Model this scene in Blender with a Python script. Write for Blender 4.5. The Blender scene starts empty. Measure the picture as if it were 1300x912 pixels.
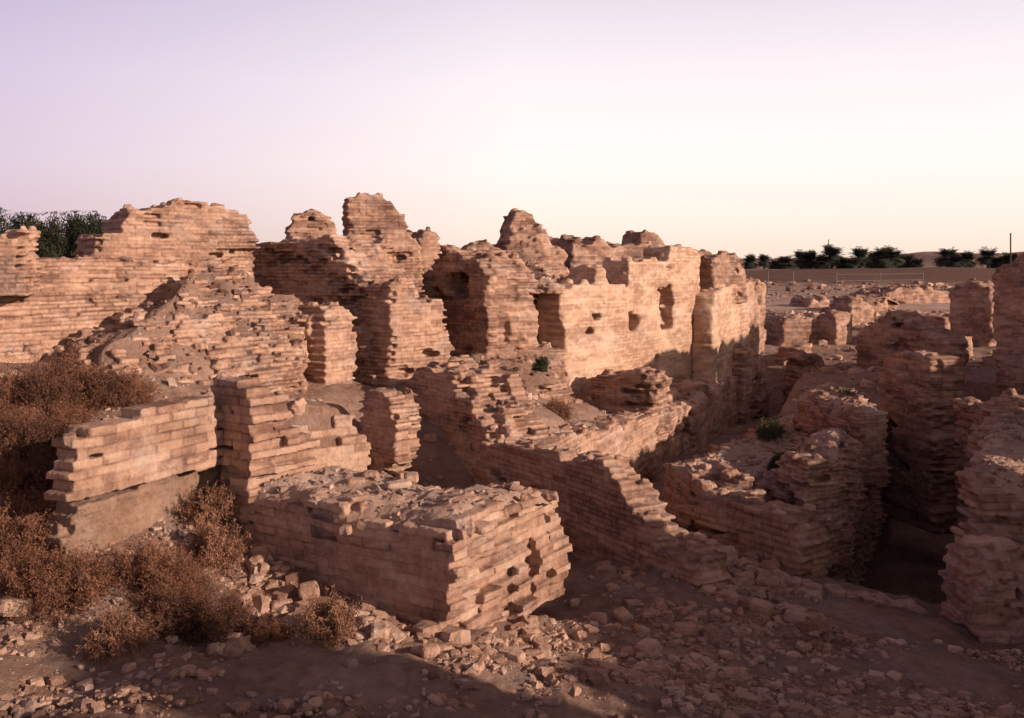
import bpy, math, random
import numpy as np

# ------------------------------------------------------------------ basics
F = 1264.0          # focal length in photograph pixels (1300 wide)
CX, HY = 650.0, 328.0
EH = 6.5            # eye height above datum
random.seed(7)
C = bpy.context.scene.collection
SUN_AZ = math.radians(-23)      # direction towards the sun, from +X towards -Y
SUN_EL = math.radians(17)

def W(px, py, Y):
    return ((px-CX)/F*Y, Y, EH+(HY-py)/F*Y)
def G(px, Y):
    return np.array([(px-CX)/F*Y, Y], float)

# ------------------------------------------------------------------ noise
def _h(ix, iy, iz, s):
    n = (ix*374761393 + iy*668265263 + iz*2147483647 + s*1274126177).astype(np.int64) & 0xffffffff
    n = ((n ^ (n >> 13))*1274126177) & 0xffffffff
    n = ((n ^ (n >> 16))*2246822519) & 0xffffffff
    n = n ^ (n >> 15)
    return (n & 0xffffff)/float(0xffffff)
def vn(x, y, z, s=0):
    x, y, z = np.broadcast_arrays(np.asarray(x, float), np.asarray(y, float), np.asarray(z, float))
    fx, fy, fz = np.floor(x), np.floor(y), np.floor(z)
    ix, iy, iz = fx.astype(np.int64), fy.astype(np.int64), fz.astype(np.int64)
    tx, ty, tz = x-fx, y-fy, z-fz
    tx = tx*tx*(3-2*tx); ty = ty*ty*(3-2*ty); tz = tz*tz*(3-2*tz)
    r = 0
    for a in (0, 1):
        wa = tx if a else 1-tx
        for b in (0, 1):
            wb = ty if b else 1-ty
            for c in (0, 1):
                wc = tz if c else 1-tz
                r = r + wa*wb*wc*_h(ix+a, iy+b, iz+c, s)
    return r*2-1
def fbm(x, y, z, s=0, o=4):
    r = 0; a = 1; t = 0
    for k in range(o):
        r = r + a*vn(x*2**k, y*2**k, z*2**k, s+k*17); t += a; a *= .5
    return r/t

# ------------------------------------------------------------------ mesh output
def make(name, V, Fq, Ft, mat, parent=None, tint=None, smooth=False, loc=None):
    """V (n,3); Fq (m,4) quads; Ft (k,3) triangles"""
    V = np.asarray(V, np.float32)
    if loc is not None: V = V-np.asarray(loc, np.float32)
    Fq = np.asarray(Fq, np.int32).reshape(-1, 4); Ft = np.asarray(Ft, np.int32).reshape(-1, 3)
    me = bpy.data.meshes.new(name)
    me.vertices.add(len(V)); me.vertices.foreach_set('co', V.ravel())
    nl = Fq.size+Ft.size
    me.loops.add(nl); me.loops.foreach_set('vertex_index', np.concatenate([Fq.ravel(), Ft.ravel()]))
    npoly = len(Fq)+len(Ft)
    me.polygons.add(npoly)
    tot = np.concatenate([np.full(len(Fq), 4), np.full(len(Ft), 3)]).astype(np.int32)
    st = np.concatenate([[0], np.cumsum(tot)[:-1]]).astype(np.int32) if npoly else np.zeros(0, np.int32)
    me.polygons.foreach_set('loop_start', st)
    me.polygons.foreach_set('use_smooth', np.full(npoly, bool(smooth)))
    me.update(calc_edges=True)
    if tint is not None:
        at = me.attributes.new('tint', 'FLOAT', 'POINT'); at.data.foreach_set('value', np.asarray(tint, np.float32))
    me.materials.append(mat)
    o = bpy.data.objects.new(name, me); C.objects.link(o)
    if loc is not None: o.location = [float(c) for c in loc]
    if parent is not None:
        o.parent = parent
        if loc is None: o.matrix_parent_inverse = parent.matrix_basis.inverted()
    return o
def tag(o, label, cat, group=None):
    o['label'] = label; o['category'] = cat
    if group: o['group'] = group
    return o
def empty(name, loc, label, cat, group=None):
    o = bpy.data.objects.new(name, None); C.objects.link(o); o.location = [float(c) for c in loc]; o.empty_display_size = .2
    return tag(o, label, cat, group)

# ------------------------------------------------------------------ materials
def mat_new(name):
    m = bpy.data.materials.new(name); m.use_nodes = True
    nt = m.node_tree
    b = nt.nodes['Principled BSDF']; b.inputs['Roughness'].default_value = .95
    b.inputs['Specular IOR Level'].default_value = .12
    return m, nt, b
def nd(nt, t, **kw):
    n = nt.nodes.new(t)
    for k, v in kw.items(): setattr(n, k, v)
    return n
def rough_earth(name, cols, scale, bump, bscale, use_tint=True, streak=0.0, dist=.03):
    """cols: dark, mid, light base colours"""
    m, nt, b = mat_new(name); L = nt.links.new
    geo = nd(nt, 'ShaderNodeNewGeometry')
    n1 = nd(nt, 'ShaderNodeTexNoise'); n1.inputs['Scale'].default_value = scale; n1.inputs['Detail'].default_value = 8; n1.inputs['Roughness'].default_value = .65
    L(geo.outputs['Position'], n1.inputs['Vector'])
    n2 = nd(nt, 'ShaderNodeTexNoise'); n2.inputs['Scale'].default_value = scale*9; n2.inputs['Detail'].default_value = 6; n2.inputs['Roughness'].default_value = .7
    L(geo.outputs['Position'], n2.inputs['Vector'])
    mx = nd(nt, 'ShaderNodeMath', operation='ADD'); 
    m1 = nd(nt, 'ShaderNodeMath', operation='MULTIPLY'); m1.inputs[1].default_value = .55; L(n1.outputs['Fac'], m1.inputs[0])
    m2 = nd(nt, 'ShaderNodeMath', operation='MULTIPLY'); m2.inputs[1].default_value = .45; L(n2.outputs['Fac'], m2.inputs[0])
    L(m1.outputs[0], mx.inputs[0]); L(m2.outputs[0], mx.inputs[1])
    fac = mx.outputs[0]
    if use_tint:
        at = nd(nt, 'ShaderNodeAttribute', attribute_name='tint')
        a2 = nd(nt, 'ShaderNodeMath', operation='ADD'); L(fac, a2.inputs[0]); L(at.outputs['Fac'], a2.inputs[1]); fac = a2.outputs[0]
    if streak:
        mp = nd(nt, 'ShaderNodeMapping'); mp.inputs['Scale'].default_value = (.35, .35, 6.0); L(geo.outputs['Position'], mp.inputs['Vector'])
        n3 = nd(nt, 'ShaderNodeTexNoise'); n3.inputs['Scale'].default_value = 1.6; n3.inputs['Detail'].default_value = 5; L(mp.outputs[0], n3.inputs['Vector'])
        s1 = nd(nt, 'ShaderNodeMath', operation='MULTIPLY_ADD'); s1.inputs[1].default_value = streak; s1.inputs[2].default_value = -streak*.5
        L(n3.outputs['Fac'], s1.inputs[0])
        a3 = nd(nt, 'ShaderNodeMath', operation='ADD'); L(fac, a3.inputs[0]); L(s1.outputs[0], a3.inputs[1]); fac = a3.outputs[0]
    r = nd(nt, 'ShaderNodeValToRGB'); e = r.color_ramp.elements
    e[0].position = .3; e[0].color = (*cols[0], 1); e[1].position = .72; e[1].color = (*cols[2], 1)
    k = e.new(.5); k.color = (*cols[1], 1)
    L(fac, r.inputs['Fac'])
    n4 = nd(nt, 'ShaderNodeTexNoise'); n4.inputs['Scale'].default_value = 1.9; n4.inputs['Detail'].default_value = 5; L(geo.outputs['Position'], n4.inputs['Vector'])
    gr = nd(nt, 'ShaderNodeMapRange'); gr.inputs['From Min'].default_value = .48; gr.inputs['From Max'].default_value = .72; gr.inputs['To Max'].default_value = .55; L(n4.outputs['Fac'], gr.inputs['Value'])
    hm = nd(nt, 'ShaderNodeMix', data_type='RGBA'); L(gr.outputs[0], hm.inputs[0]); L(r.outputs['Color'], hm.inputs[6])
    hs_ = nd(nt, 'ShaderNodeHueSaturation'); hs_.inputs['Saturation'].default_value = .62; hs_.inputs['Value'].default_value = .95; L(r.outputs['Color'], hs_.inputs['Color']); L(hs_.outputs[0], hm.inputs[7])
    L(hm.outputs[2], b.inputs['Base Color'])
    nb = nd(nt, 'ShaderNodeTexNoise'); nb.inputs['Scale'].default_value = bscale; nb.inputs['Detail'].default_value = 8; nb.inputs['Roughness'].default_value = .72
    L(geo.outputs['Position'], nb.inputs['Vector'])
    bp = nd(nt, 'ShaderNodeBump'); bp.inputs['Strength'].default_value = bump; bp.inputs['Distance'].default_value = dist
    L(nb.outputs['Fac'], bp.inputs['Height']); L(bp.outputs['Normal'], b.inputs['Normal'])
    return m
BRICK = rough_earth('mud_brick', [(.20, .105, .075), (.45, .265, .185), (.66, .44, .32)], 1.1, 1.0, 34, streak=.3)
BRICKF = rough_earth('weathered_brick', [(.20, .105, .075), (.45, .265, .185), (.64, .42, .30)], .7, 1.0, 18, streak=.35, dist=.05)
PLAST = rough_earth('mud_plaster', [(.34, .19, .125), (.56, .36, .25), (.68, .47, .34)], .8, .8, 16, streak=.25, dist=.04)
EARTH = rough_earth('dry_earth', [(.13, .07, .052), (.28, .165, .12), (.46, .30, .225)], .7, 1.0, 12, dist=.06)
FOOT = rough_earth('crumbled_mud', [(.16, .085, .06), (.33, .195, .135), (.50, .32, .235)], 1.6, 1.0, 22, streak=.2, dist=.05)
PALE = rough_earth('pale_dust', [(.26, .15, .11), (.42, .27, .20), (.56, .39, .30)], .9, .8, 16, dist=.04)
def flat(name, c, rough=.9, var=.35, scale=6):
    m, nt, b = mat_new(name); L = nt.links.new
    g = nd(nt, 'ShaderNodeNewGeometry'); n = nd(nt, 'ShaderNodeTexNoise'); n.inputs['Scale'].default_value = scale; n.inputs['Detail'].default_value = 5
    L(g.outputs['Position'], n.inputs['Vector'])
    r = nd(nt, 'ShaderNodeValToRGB'); e = r.color_ramp.elements
    e[0].position = .3; e[0].color = (*[v*(1-var) for v in c], 1); e[1].position = .7; e[1].color = (*[v*(1+var) for v in c], 1)
    L(n.outputs['Fac'], r.inputs['Fac']); L(r.outputs['Color'], b.inputs['Base Color']); b.inputs['Roughness'].default_value = rough
    return m
TWIG = flat('dry_twig', (.19, .085, .052), scale=3)
TWIG3 = flat('dry_twig_straw', (.24, .12, .075), scale=3)
TWIG2 = flat('dry_twig_dark', (.12, .055, .036), scale=3)
LEAF = flat('dusty_leaf', (.075, .075, .04), scale=2)
LEAFD = flat('dark_foliage', (.03, .031, .018), scale=.7)
PALMG = flat('palm_foliage', (.062, .062, .048), scale=.3)
BARK = flat('bark', (.09, .06, .04), scale=5)
METAL = flat('grey_metal', (.20, .17, .16), .6, .15)

# ------------------------------------------------------------------ brick templates
def box_template(nx, ny, nz, bevel):
    """rounded subdivided unit box, half size 1; returns verts, quads"""
    idx = {}; V = []; Q = []
    def vid(i, j, k):
        key = (i, j, k)
        if key not in idx:
            idx[key] = len(V); V.append((i/nx*2-1, j/ny*2-1, k/nz*2-1))
        return idx[key]
    for k, e in ((0, 0), (nz, 1)):
        for i in range(nx):
            for j in range(ny):
                q = [vid(i, j, k), vid(i+1, j, k), vid(i+1, j+1, k), vid(i, j+1, k)]; Q.append(q if e else q[::-1])
    for j, e in ((0, 0), (ny, 1)):
        for i in range(nx):
            for k in range(nz):
                q = [vid(i, j, k), vid(i+1, j, k), vid(i+1, j, k+1), vid(i, j, k+1)]; Q.append(q[::-1] if e else q)
    for i, e in ((0, 0), (nx, 1)):
        for j in range(ny):
            for k in range(nz):
                q = [vid(i, j, k), vid(i, j+1, k), vid(i, j+1, k+1), vid(i, j, k+1)]; Q.append(q if e else q[::-1])
    return np.array(V), np.array(Q)
T_FINE = box_template(5, 4, 2, .2)
T_MID = box_template(3, 2, 2, .2)
T_LOW = box_template(2, 1, 1, .2)
T_CUBE = box_template(1, 1, 1, 0)

def emit(tpl, cen, half, U, Vv, rng, jit, roundness=.18, rotj=.0):
    """instances of template: cen (n,3) half (n,3) in frame U,Vv,Z -> verts, quads"""
    tv, tq = tpl; n = len(cen); k = len(tv)
    P = np.broadcast_to(tv[None], (n, k, 3)).copy()
    # round off corners
    ab = np.abs(tv)
    for a in range(3):
        others = np.max(np.delete(ab, a, 1), 1)
        both = np.sort(np.delete(ab, a, 1), 1)[:, 0]
        P[:, :, a] *= (1-roundness*(.5*(others > .99)+.5*(both > .99))*(ab[:, a] > .99))
    L = P*half[:, None, :]
    L += rng.normal(0, 1, L.shape)*np.array(jit)
    if rotj:
        a = rng.normal(0, rotj, n); ca, sa = np.cos(a)[:, None], np.sin(a)[:, None]
        L = np.stack([L[:, :, 0]*ca-L[:, :, 1]*sa, L[:, :, 0]*sa+L[:, :, 1]*ca, L[:, :, 2]], 2)
        a = rng.normal(0, rotj*.6, n); ca, sa = np.cos(a)[:, None], np.sin(a)[:, None]
        L = np.stack([L[:, :, 0]*ca-L[:, :, 2]*sa, L[:, :, 1], L[:, :, 0]*sa+L[:, :, 2]*ca], 2)
    L = L+cen[:, None, :]
    Q = tq[None]+(np.arange(n)*k)[:, None, None]
    return L.reshape(-1, 3), Q.reshape(-1, 4)

NV = 0
VOXK = .0014
def mass(name, label, A, B, t, top, zb, cat='ruined wall', group=None, parent=None, seed=0, shear=0, skew=0, ext=0,
         batter=None, back=0, rag=.12, miss=.10, mi=.022, jv=.012, jit=.006, warp=.06, mat=None, holes=(), cap=None, capmat=None,
         endA=.12, endB=.12, crumbs=.25, bl=None, bh=None, hmod=None, maskf=None, coarse=None, big=.5, rotj=.012, voxk=None, joint=1.0, tone=.16, erode=1.0, mort=.20, melt=.15):
    """Ruined brick masonry. A,B=(px,Y): ends of the visible face in plan; body extends t metres behind it."""
    rng = np.random.default_rng(1000+seed)
    a, b = G(*A), G(*B); Ln = np.linalg.norm(b-a); U = (b-a)/Ln; V = np.array([-U[1], U[0]])
    Ym = (A[1]+B[1])/2
    if coarse is None: coarse = 0 if Ym < 14.5 else (1 if Ym < 23 else 2)
    if bh is None: bh = .095 if Ym < 14.6 else (.07 if Ym < 24 else .08)
    if bl is None: bl = .33 if Ym < 14.6 else .30
    jv *= .5; rotj *= .5
    vox = float(np.clip(Ym*VOXK, .013, .09))*(1, 1, 1.2)[coarse]
    if voxk: vox *= voxk
    us, zs = [], []
    for px, py in top:
        r = (px-CX)/F
        u = (r*a[1]-a[0])/(U[0]-r*U[1]); s = a[1]+u*U[1]
        us.append(u); zs.append(EH+(HY-py)/F*s)
    o = np.argsort(us, kind='stable'); us = np.array(us)[o]; zs = np.array(zs)[o]
    z0 = EH+zb
    hs = []
    for (x0, y0, x1, y1, dep) in holes:
        q = []
        for x, y in ((x0, y0), (x1, y1)):
            r = (x-CX)/F; u = (r*a[1]-a[0])/(U[0]-r*U[1]); s = a[1]+u*U[1]; q.append((u, EH+(HY-y)/F*s))
        hs.append((min(q[0][0], q[1][0]), max(q[0][0], q[1][0]), min(q[0][1], q[1][1]), max(q[0][1], q[1][1]), dep))
    zmax = zs.max()+max(0, back*t)+.4
    S = 3; sb = bl/S
    nu = int(math.ceil((Ln+ext)/bl))+2; nv = max(1, int(round(t/bl))); nw = max(1, int(math.ceil((zmax-z0)/bh)))
    wi, vi, ui = np.meshgrid(np.arange(nw), np.arange(nv*S), np.arange(nu*S), indexing='ij')
    offc = (wi % 2)*.5*bl
    uc = (ui+.5)*sb-bl+offc; vc = (vi+.5)*sb; zc = z0+(wi+.5)*bh
    bi, bj = ui//S, vi//S
    def hfun(u, v):
        h = np.interp(u-shear*v-skew*v, us, zs)+back*v
        if batter: h = np.minimum(h, EH+batter[0]+v*batter[1])
        if hmod: h = h+hmod(u, v)
        return h
    X = a[0]+U[0]*uc+V[0]*vc; Y = a[1]+U[1]*uc+V[1]*vc
    h = hfun(uc, vc)
    rn = rag*(fbm(X*2.2, Y*2.2, zc*.0+seed, 3+seed, 3)*1.6+.9*(_h(bi, bj, wi*0, seed+5)-.5))
    occ = zc+bh*.4 < h+rn
    e0 = endA*(1+1.2*fbm(zc*1.9, vc*1.9, seed, 11, 2)+.25*(_h(wi, bj, ui*0, seed+9)-.5))
    e1 = endB*(1+1.2*fbm(zc*1.9, vc*1.9, seed+9, 12, 2)+.25*(_h(wi, bj, ui*0, seed+19)-.5))
    uu = uc-skew*vc
    occ &= (uu > e0) & (uu < Ln-e1)
    if maskf: occ &= maskf(uc, vc)
    vmax = nv*bl
    # worn vertical corners
    cr = .20*(1+.8*vn(zc*2.1, uc*.3, seed, 14))
    du_ = np.maximum(0, cr-np.minimum(uu-e0, Ln-e1-uu)); dv_ = np.maximum(0, cr-np.minimum(vc, vmax-vc))
    occ &= du_**2+dv_**2 < cr**2*1.02
    mn = vn(uc*1.7, zc*3.2, vc*1.6, 21+seed)*.6+vn(uc*.6, zc*.9, 0*vc, 33+seed)*.6+(_h(bi, bj, wi, seed+2)-.5)*.5
    if miss > 0:
        thr = np.quantile(mn, 1-miss)
        dep = np.clip((mn-thr)*1.1, 0, .5)
        dep = np.where(mn > thr, np.maximum(dep, .10), 0)
        occ &= (vc > dep) & (vc < vmax-dep)
    for (u0, u1, q0, q1, dep) in hs:
        ju = uc+.09*vn(zc*6, vc*3, seed, 61); jz = zc+.09*vn(uc*6, vc*3, seed, 62)
        occ &= ~((ju > u0) & (ju < u1) & (jz > q0) & (jz < q1) & (vc < dep))
    # group sub-cells into bricks
    o5 = occ.reshape(nw, nv, S, nu, S)
    cnt = o5.sum((2, 4))
    anyv = o5.any(4); anyu = o5.any(2)
    vlo = anyv.argmax(2); vhi = S-anyv[:, :, ::-1].argmax(2)
    ulo = anyu.argmax(3); uhi = S-anyu[:, :, :, ::-1].argmax(3)
    c = cnt >= 2; full = cnt == S*S
    Wb, Vb, Ub = np.meshgrid(np.arange(nw), np.arange(nv), np.arange(nu), indexing='ij')
    P = np.pad(full, 1); odd = (Wb % 2) == 1
    exm = ~P[1:-1, 1:-1, :-2]; exp_ = ~P[1:-1, 1:-1, 2:]; eym = ~P[1:-1, :-2, 1:-1]; eyp = ~P[1:-1, 2:, 1:-1]
    ezp = ~(P[2:, 1:-1, 1:-1] & np.where(odd, P[2:, 1:-1, 2:], P[2:, 1:-1, :-2]))
    ezm = ~(P[:-2, 1:-1, 1:-1] & np.where(odd, P[:-2, 1:-1, 2:], P[:-2, 1:-1, :-2]))
    ex = c & (~full | exm | exp_ | eym | eyp | ezp | ezm)
    I = np.nonzero(ex); n = len(I[0])
    ub = Ub[I]*bl-bl+(Wb[I] % 2)*.5*bl; vb = Vb[I]*bl; zbz = z0+Wb[I]*bh
    lo = np.stack([ub+ulo[I]*sb, vb+vlo[I]*sb, zbz], 1); hi = np.stack([ub+uhi[I]*sb, vb+vhi[I]*sb, zbz+bh], 1)
    cen = (lo+hi)/2; half = (hi-lo)/2
    # mortar / core box
    tv, tq = T_CUBE
    ins = np.stack([np.full(n, mi), np.full(n, mi), np.full(n, mi*.8)], 1)
    exs = np.stack([exm[I] | (ulo[I] > 0), eym[I] | (vlo[I] > 0), ezm[I]], 1), np.stack([exp_[I] | (uhi[I] < S), eyp[I] | (vhi[I] < S), ezp[I]], 1)
    mlo = lo+np.where(exs[0], ins, -.004); mhi = hi-np.where(exs[1], ins, -.004)
    mv = (((mlo+mhi)/2)[:, None]+tv[None]*((mhi-mlo)/2)[:, None]).reshape(-1, 3)
    mq = (tq[None]+(np.arange(n)*8)[:, None, None]).reshape(-1, 4)
    gap = max(.007, vox*.45)
    hb = half-np.array([gap, .003, gap])*joint
    rec = np.clip(jv*(rng.normal(0, 1, n)+1.0*vn(cen[:, 0]*1.3, cen[:, 2]*2.2, cen[:, 1], 41+seed)), -.04, .05)
    f0, f1 = exs[0][:, 1], exs[1][:, 1]
    cb = cen.copy(); cb[:, 1] += np.where(f0, rec, 0)-np.where(f1 & ~f0, rec, 0)
    cb[:, 0] += rng.normal(0, .008, n); cb[:, 2] += rng.normal(0, .004, n)
    hb *= 1-np.abs(rng.normal(0, .035, (n, 3)))
    bv, bq = emit(T_CUBE, cb, hb, U, V, rng, (jit, jit, jit*.6), 0, rotj)
    VV = [bv, mv]; QQ = [bq, mq+len(bv)]; base = len(bv)+len(mv)
    cp = np.pad(c, 1)
    tp = np.nonzero(c & ~cp[2:, 1:-1, 1:-1])
    if len(tp[0]) and crumbs > 0:
        sel = rng.random(len(tp[0])) < crumbs; m = int(sel.sum())
        if m:
            rep = 3
            cc = np.stack([Ub[tp][sel]*bl-bl+(Wb[tp][sel] % 2)*.5*bl+(ulo[tp][sel]+uhi[tp][sel])*.5*sb, Vb[tp][sel]*bl+(vlo[tp][sel]+vhi[tp][sel])*.5*sb, z0+(Wb[tp][sel]+1.0)*bh], 1).repeat(rep, 0)
            ext_ = np.stack([(uhi-ulo)[tp][sel], (vhi-vlo)[tp][sel]], 1).repeat(rep, 0)*sb/2
            m *= rep
            cc[:, :2] += rng.uniform(-1, 1, (m, 2))*ext_*.8
            hh = rng.uniform(.025, .075, (m, 1))*np.array([[1.2, 1.0, .7]])*rng.uniform(.7, 1.3, (m, 3))
            sv, sq = emit(T_CUBE, cc, hh, U, V, rng, (.008,)*3, 0, .5)
            VV.append(sv); QQ.append(sq+base); base += len(sv)
    VA = np.concatenate(VV); QA = np.concatenate(QQ)
    # fuse the pile into one weathered skin
    me = bpy.data.meshes.new('tmp'); me.from_pydata(VA.tolist(), [], QA.tolist()); to = bpy.data.objects.new('tmp', me); C.objects.link(to)
    md = to.modifiers.new('r', 'REMESH'); md.mode = 'VOXEL'; md.voxel_size = vox
    dg = bpy.context.evaluated_depsgraph_get(); ev = to.evaluated_get(dg); m2 = ev.to_mesh()
    nv_ = len(m2.vertices); R = np.empty(nv_*3, np.float32); m2.vertices.foreach_get('co', R); R = R.reshape(-1, 3).astype(float)
    NN = np.empty(nv_*3, np.float32); m2.vertices.foreach_get('normal', NN); NN = NN.reshape(-1, 3).astype(float)
    nq = len(m2.polygons); lv = np.empty(len(m2.loops), np.int32); m2.loops.foreach_get('vertex_index', lv)
    lt = np.empty(nq, np.int32); m2.polygons.foreach_get('loop_total', lt); ls = np.empty(nq, np.int32); m2.polygons.foreach_get('loop_start', ls)
    QF = lv[(ls[lt == 4][:, None]+np.arange(4))]; TF = lv[(ls[lt == 3][:, None]+np.arange(3))]
    ev.to_mesh_clear(); bpy.data.objects.remove(to); bpy.data.meshes.remove(me)
    # melt patches of the skin back into mud
    E = np.concatenate([QF[:, [0, 1]], QF[:, [1, 2]], QF[:, [2, 3]], QF[:, [3, 0]]])
    deg = np.bincount(E[:, 0], minlength=nv_)+np.bincount(E[:, 1], minlength=nv_)+1e-9
    pw = np.clip(melt+.9*fbm(R[:, 0]*1.1+seed, R[:, 1]*1.1, R[:, 2]*1.7, 81, 2), 0, 1)*.9
    for _ in range(2):
        for k_ in range(3):
            s_ = np.bincount(E[:, 0], R[E[:, 1], k_], nv_)+np.bincount(E[:, 1], R[E[:, 0], k_], nv_)
            R[:, k_] += pw*(s_/deg-R[:, k_])*(deg > .5)
    # per-brick tone
    wz = np.floor((R[:, 2]-z0)/bh).astype(int); bu = np.floor((R[:, 0]+bl-(wz % 2)*.5*bl)/bl).astype(int); bvv = np.floor(R[:, 1]/bl).astype(int)
    TA = (_h(bu, bvv, wz, seed+77)-.5)*tone
    if joint > 0:
        fz = ((R[:, 2]-z0)/bh) % 1; fz = np.minimum(fz, 1-fz)*bh
        fu = ((R[:, 0]+bl-(wz % 2)*.5*bl)/bl) % 1; fu = np.minimum(fu, 1-fu)*bl
        jw = max(.012, vox*.7); mk = np.clip(1.4-np.minimum(fz, fu)/jw, 0, 1)
        TA = TA-mk*(1-.8*pw)*mort*(.6+.4*vn(R[:, 0]*2, R[:, 1]*2, R[:, 2]*3, 55))
    X = a[0]+U[0]*R[:, 0]+V[0]*R[:, 1]; Y = a[1]+U[1]*R[:, 0]+V[1]*R[:, 1]; Z = R[:, 2]
    N3 = np.stack([U[0]*NN[:, 0]+V[0]*NN[:, 1], U[1]*NN[:, 0]+V[1]*NN[:, 1], NN[:, 2]], 1)
    if coarse == 0: erode = erode*.6
    d = erode*(.020*fbm(X*4, Y*4, Z*4, 91, 3)+.012*fbm(X*15, Y*15, Z*15, 94, 2)-.02*np.maximum(0, fbm(X*2, Y*2, Z*4, 95, 2))*2)
    if vox < .03: d = d+erode*.007*vn(X*38, Y*38, Z*38, 96)
    X = X+N3[:, 0]*d; Y = Y+N3[:, 1]*d; Z = Z+N3[:, 2]*d
    du = warp*fbm(X*.8, Y*.8, Z*.9, 71, 3); dv = warp*1.2*fbm(X*.9, Y*.9, Z*1.3, 72, 3); dz = warp*.6*fbm(X*.35, Y*.35, Z*.2, 73, 2)
    X = X+U[0]*du+V[0]*dv; Y = Y+U[1]*du+V[1]*dv; Z = Z+dz
    WV = np.stack([X, Y, Z], 1)
    loc = None
    if parent is None:
        mid = (a+b)/2; loc = (mid[0], mid[1], z0)
    ob = make(name, WV, QF, TF, mat or BRICK, parent, TA, True, loc)
    if parent is None:
        tag(ob, label, cat, group); ob['kind'] = 'thing'
    elif label: ob['label'] = label
    global NV; NV += len(WV)
    if cap is not None:
        # earth lying on top
        st = .035 if coarse == 0 else (.07 if coarse == 1 else .14)
        gu = np.arange(.05, Ln+ext-.05, st); gv = np.arange(.06, nv*bl-.05, st)
        UU, VV2 = np.meshgrid(gu, gv)
        HH = hfun(UU, VV2)+cap
        Xc = a[0]+U[0]*UU+V[0]*VV2; Yc = a[1]+U[1]*UU+V[1]*VV2
        HH = HH+.06*fbm(Xc*3, Yc*3, 0*Xc, 5, 4)+.02*fbm(Xc*12, Yc*12, 0*Xc, 5, 3)+.05*fbm(Xc*.9, Yc*.9, 0*Xc, 6, 2)
        inside = (UU-skew*VV2 > endA+.06) & (UU-skew*VV2 < Ln-endB-.06)
        if maskf: inside &= maskf(UU, VV2)
        edge = np.minimum.reduce([UU-skew*VV2-endA, Ln-endB-(UU-skew*VV2), VV2, nv*bl-VV2])
        HH = HH+.03-.30*np.clip(1-edge/.30, 0, 1)**2
        du = warp*fbm(Xc*.8, Yc*.8, HH*.9, 71, 3); dv = warp*1.2*fbm(Xc*.9, Yc*.9, HH*1.3, 72, 3)
        Xc = Xc+U[0]*du+V[0]*dv; Yc = Yc+U[1]*du+V[1]*dv
        HH = HH+warp*.8*fbm(Xc*.5, Yc*.5, HH*.3, 73, 2)
        ny_, nx_ = UU.shape
        ids = np.arange(ny_*nx_).reshape(ny_, nx_)
        q = np.stack([ids[:-1, :-1], ids[:-1, 1:], ids[1:, 1:], ids[1:, :-1]], 2).reshape(-1, 4)
        ok = inside.ravel()[q].all(1)
        q = q[ok]
        used = np.unique(q); remap = -np.ones(ny_*nx_, int); remap[used] = np.arange(len(used))
        cv_ = np.stack([Xc.ravel(), Yc.ravel(), HH.ravel()], 1)[used]
        if len(used):
            Q2 = remap[q]
            cen_ = cv_[Q2].mean(1); area = st*st; dens = {0: 260, 1: 110, 2: 25}[coarse]
            m = int(len(Q2)*area*dens); pk = rng.integers(0, len(Q2), m)
            pk = pk[fbm(cen_[pk, 0]*1.3, cen_[pk, 1]*1.3, 0*pk, 8, 2) > rng.uniform(-.6, .4, len(pk))]; m = len(pk)
            s0 = {0: .006, 1: .010, 2: .02}[coarse]; s = s0*7**(rng.random((m, 1))**2.5)
            hh = s*np.array([[1.2, .9, .6]])*rng.uniform(.7, 1.3, (m, 3))
            sv, sq = emit(T_CUBE, np.zeros((m, 3)), hh, U, V, rng, (s0*.3,)*3, 0, .7)
            sv = sv+(cen_[pk]+np.concatenate([rng.uniform(-st/2, st/2, (m, 2)), hh[:, 2:]*.3], 1)).repeat(8, 0)
            tn_ = np.concatenate([np.zeros(len(cv_)), rng.normal(-.05, .09, m).repeat(8)])
            sq = sq+len(cv_); cv_ = np.concatenate([cv_, sv]); Q2 = np.concatenate([Q2, sq])
            co = make('earth_cap', cv_, Q2, [], capmat or PALE, None, tn_, False)
            co.parent = ob; co.matrix_parent_inverse = ob.matrix_basis.inverted()
    return ob

# ------------------------------------------------------------------ terrain
CP = [(0,815,8.4),(150,800,8.7),(300,790,9.2),(300,755,9.7),(450,800,8.9),(596,806,9.0),(321,672,10.5),(200,690,10.0),(100,690,9.6),
 (0,650,10.5),(-80,560,12.4),(50,560,12.5),(150,530,13),(0,480,14.3),(200,470,15.5),(-200,480,14),(330,480,17),(330,560,12.6),(250,560,12.6),(420,500,17),(470,490,19),
 (480,645,15.5),(500,690,13.2),(455,640,13.6),(540,680,14.6),(560,705,13.6),(630,765,11.6),(690,800,10.8),(740,765,11),(700,830,9.5),(820,800,10.8),(650,822,9.1),(690,770,10.1),(880,730,11.9),(950,765,11.5),
 (1040,795,11.2),(900,830,10),(1050,840,10.3),(900,690,14.5),(940,715,13.2),(1020,748,12.8),(830,660,17),(800,610,20.5),(900,545,26),
 (975,500,33),(660,530,17.5),(640,500,20),(720,500,23),(760,545,19.0),(870,520,25),(880,475,29),(600,470,21.3),(560,470,20),
 (1000,450,35),(1100,470,30),(1040,470,30),(1000,390,60),(1150,400,50),(1250,380,60),(540,470,22)]
XYZ = [W(*c) for c in CP]
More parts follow.
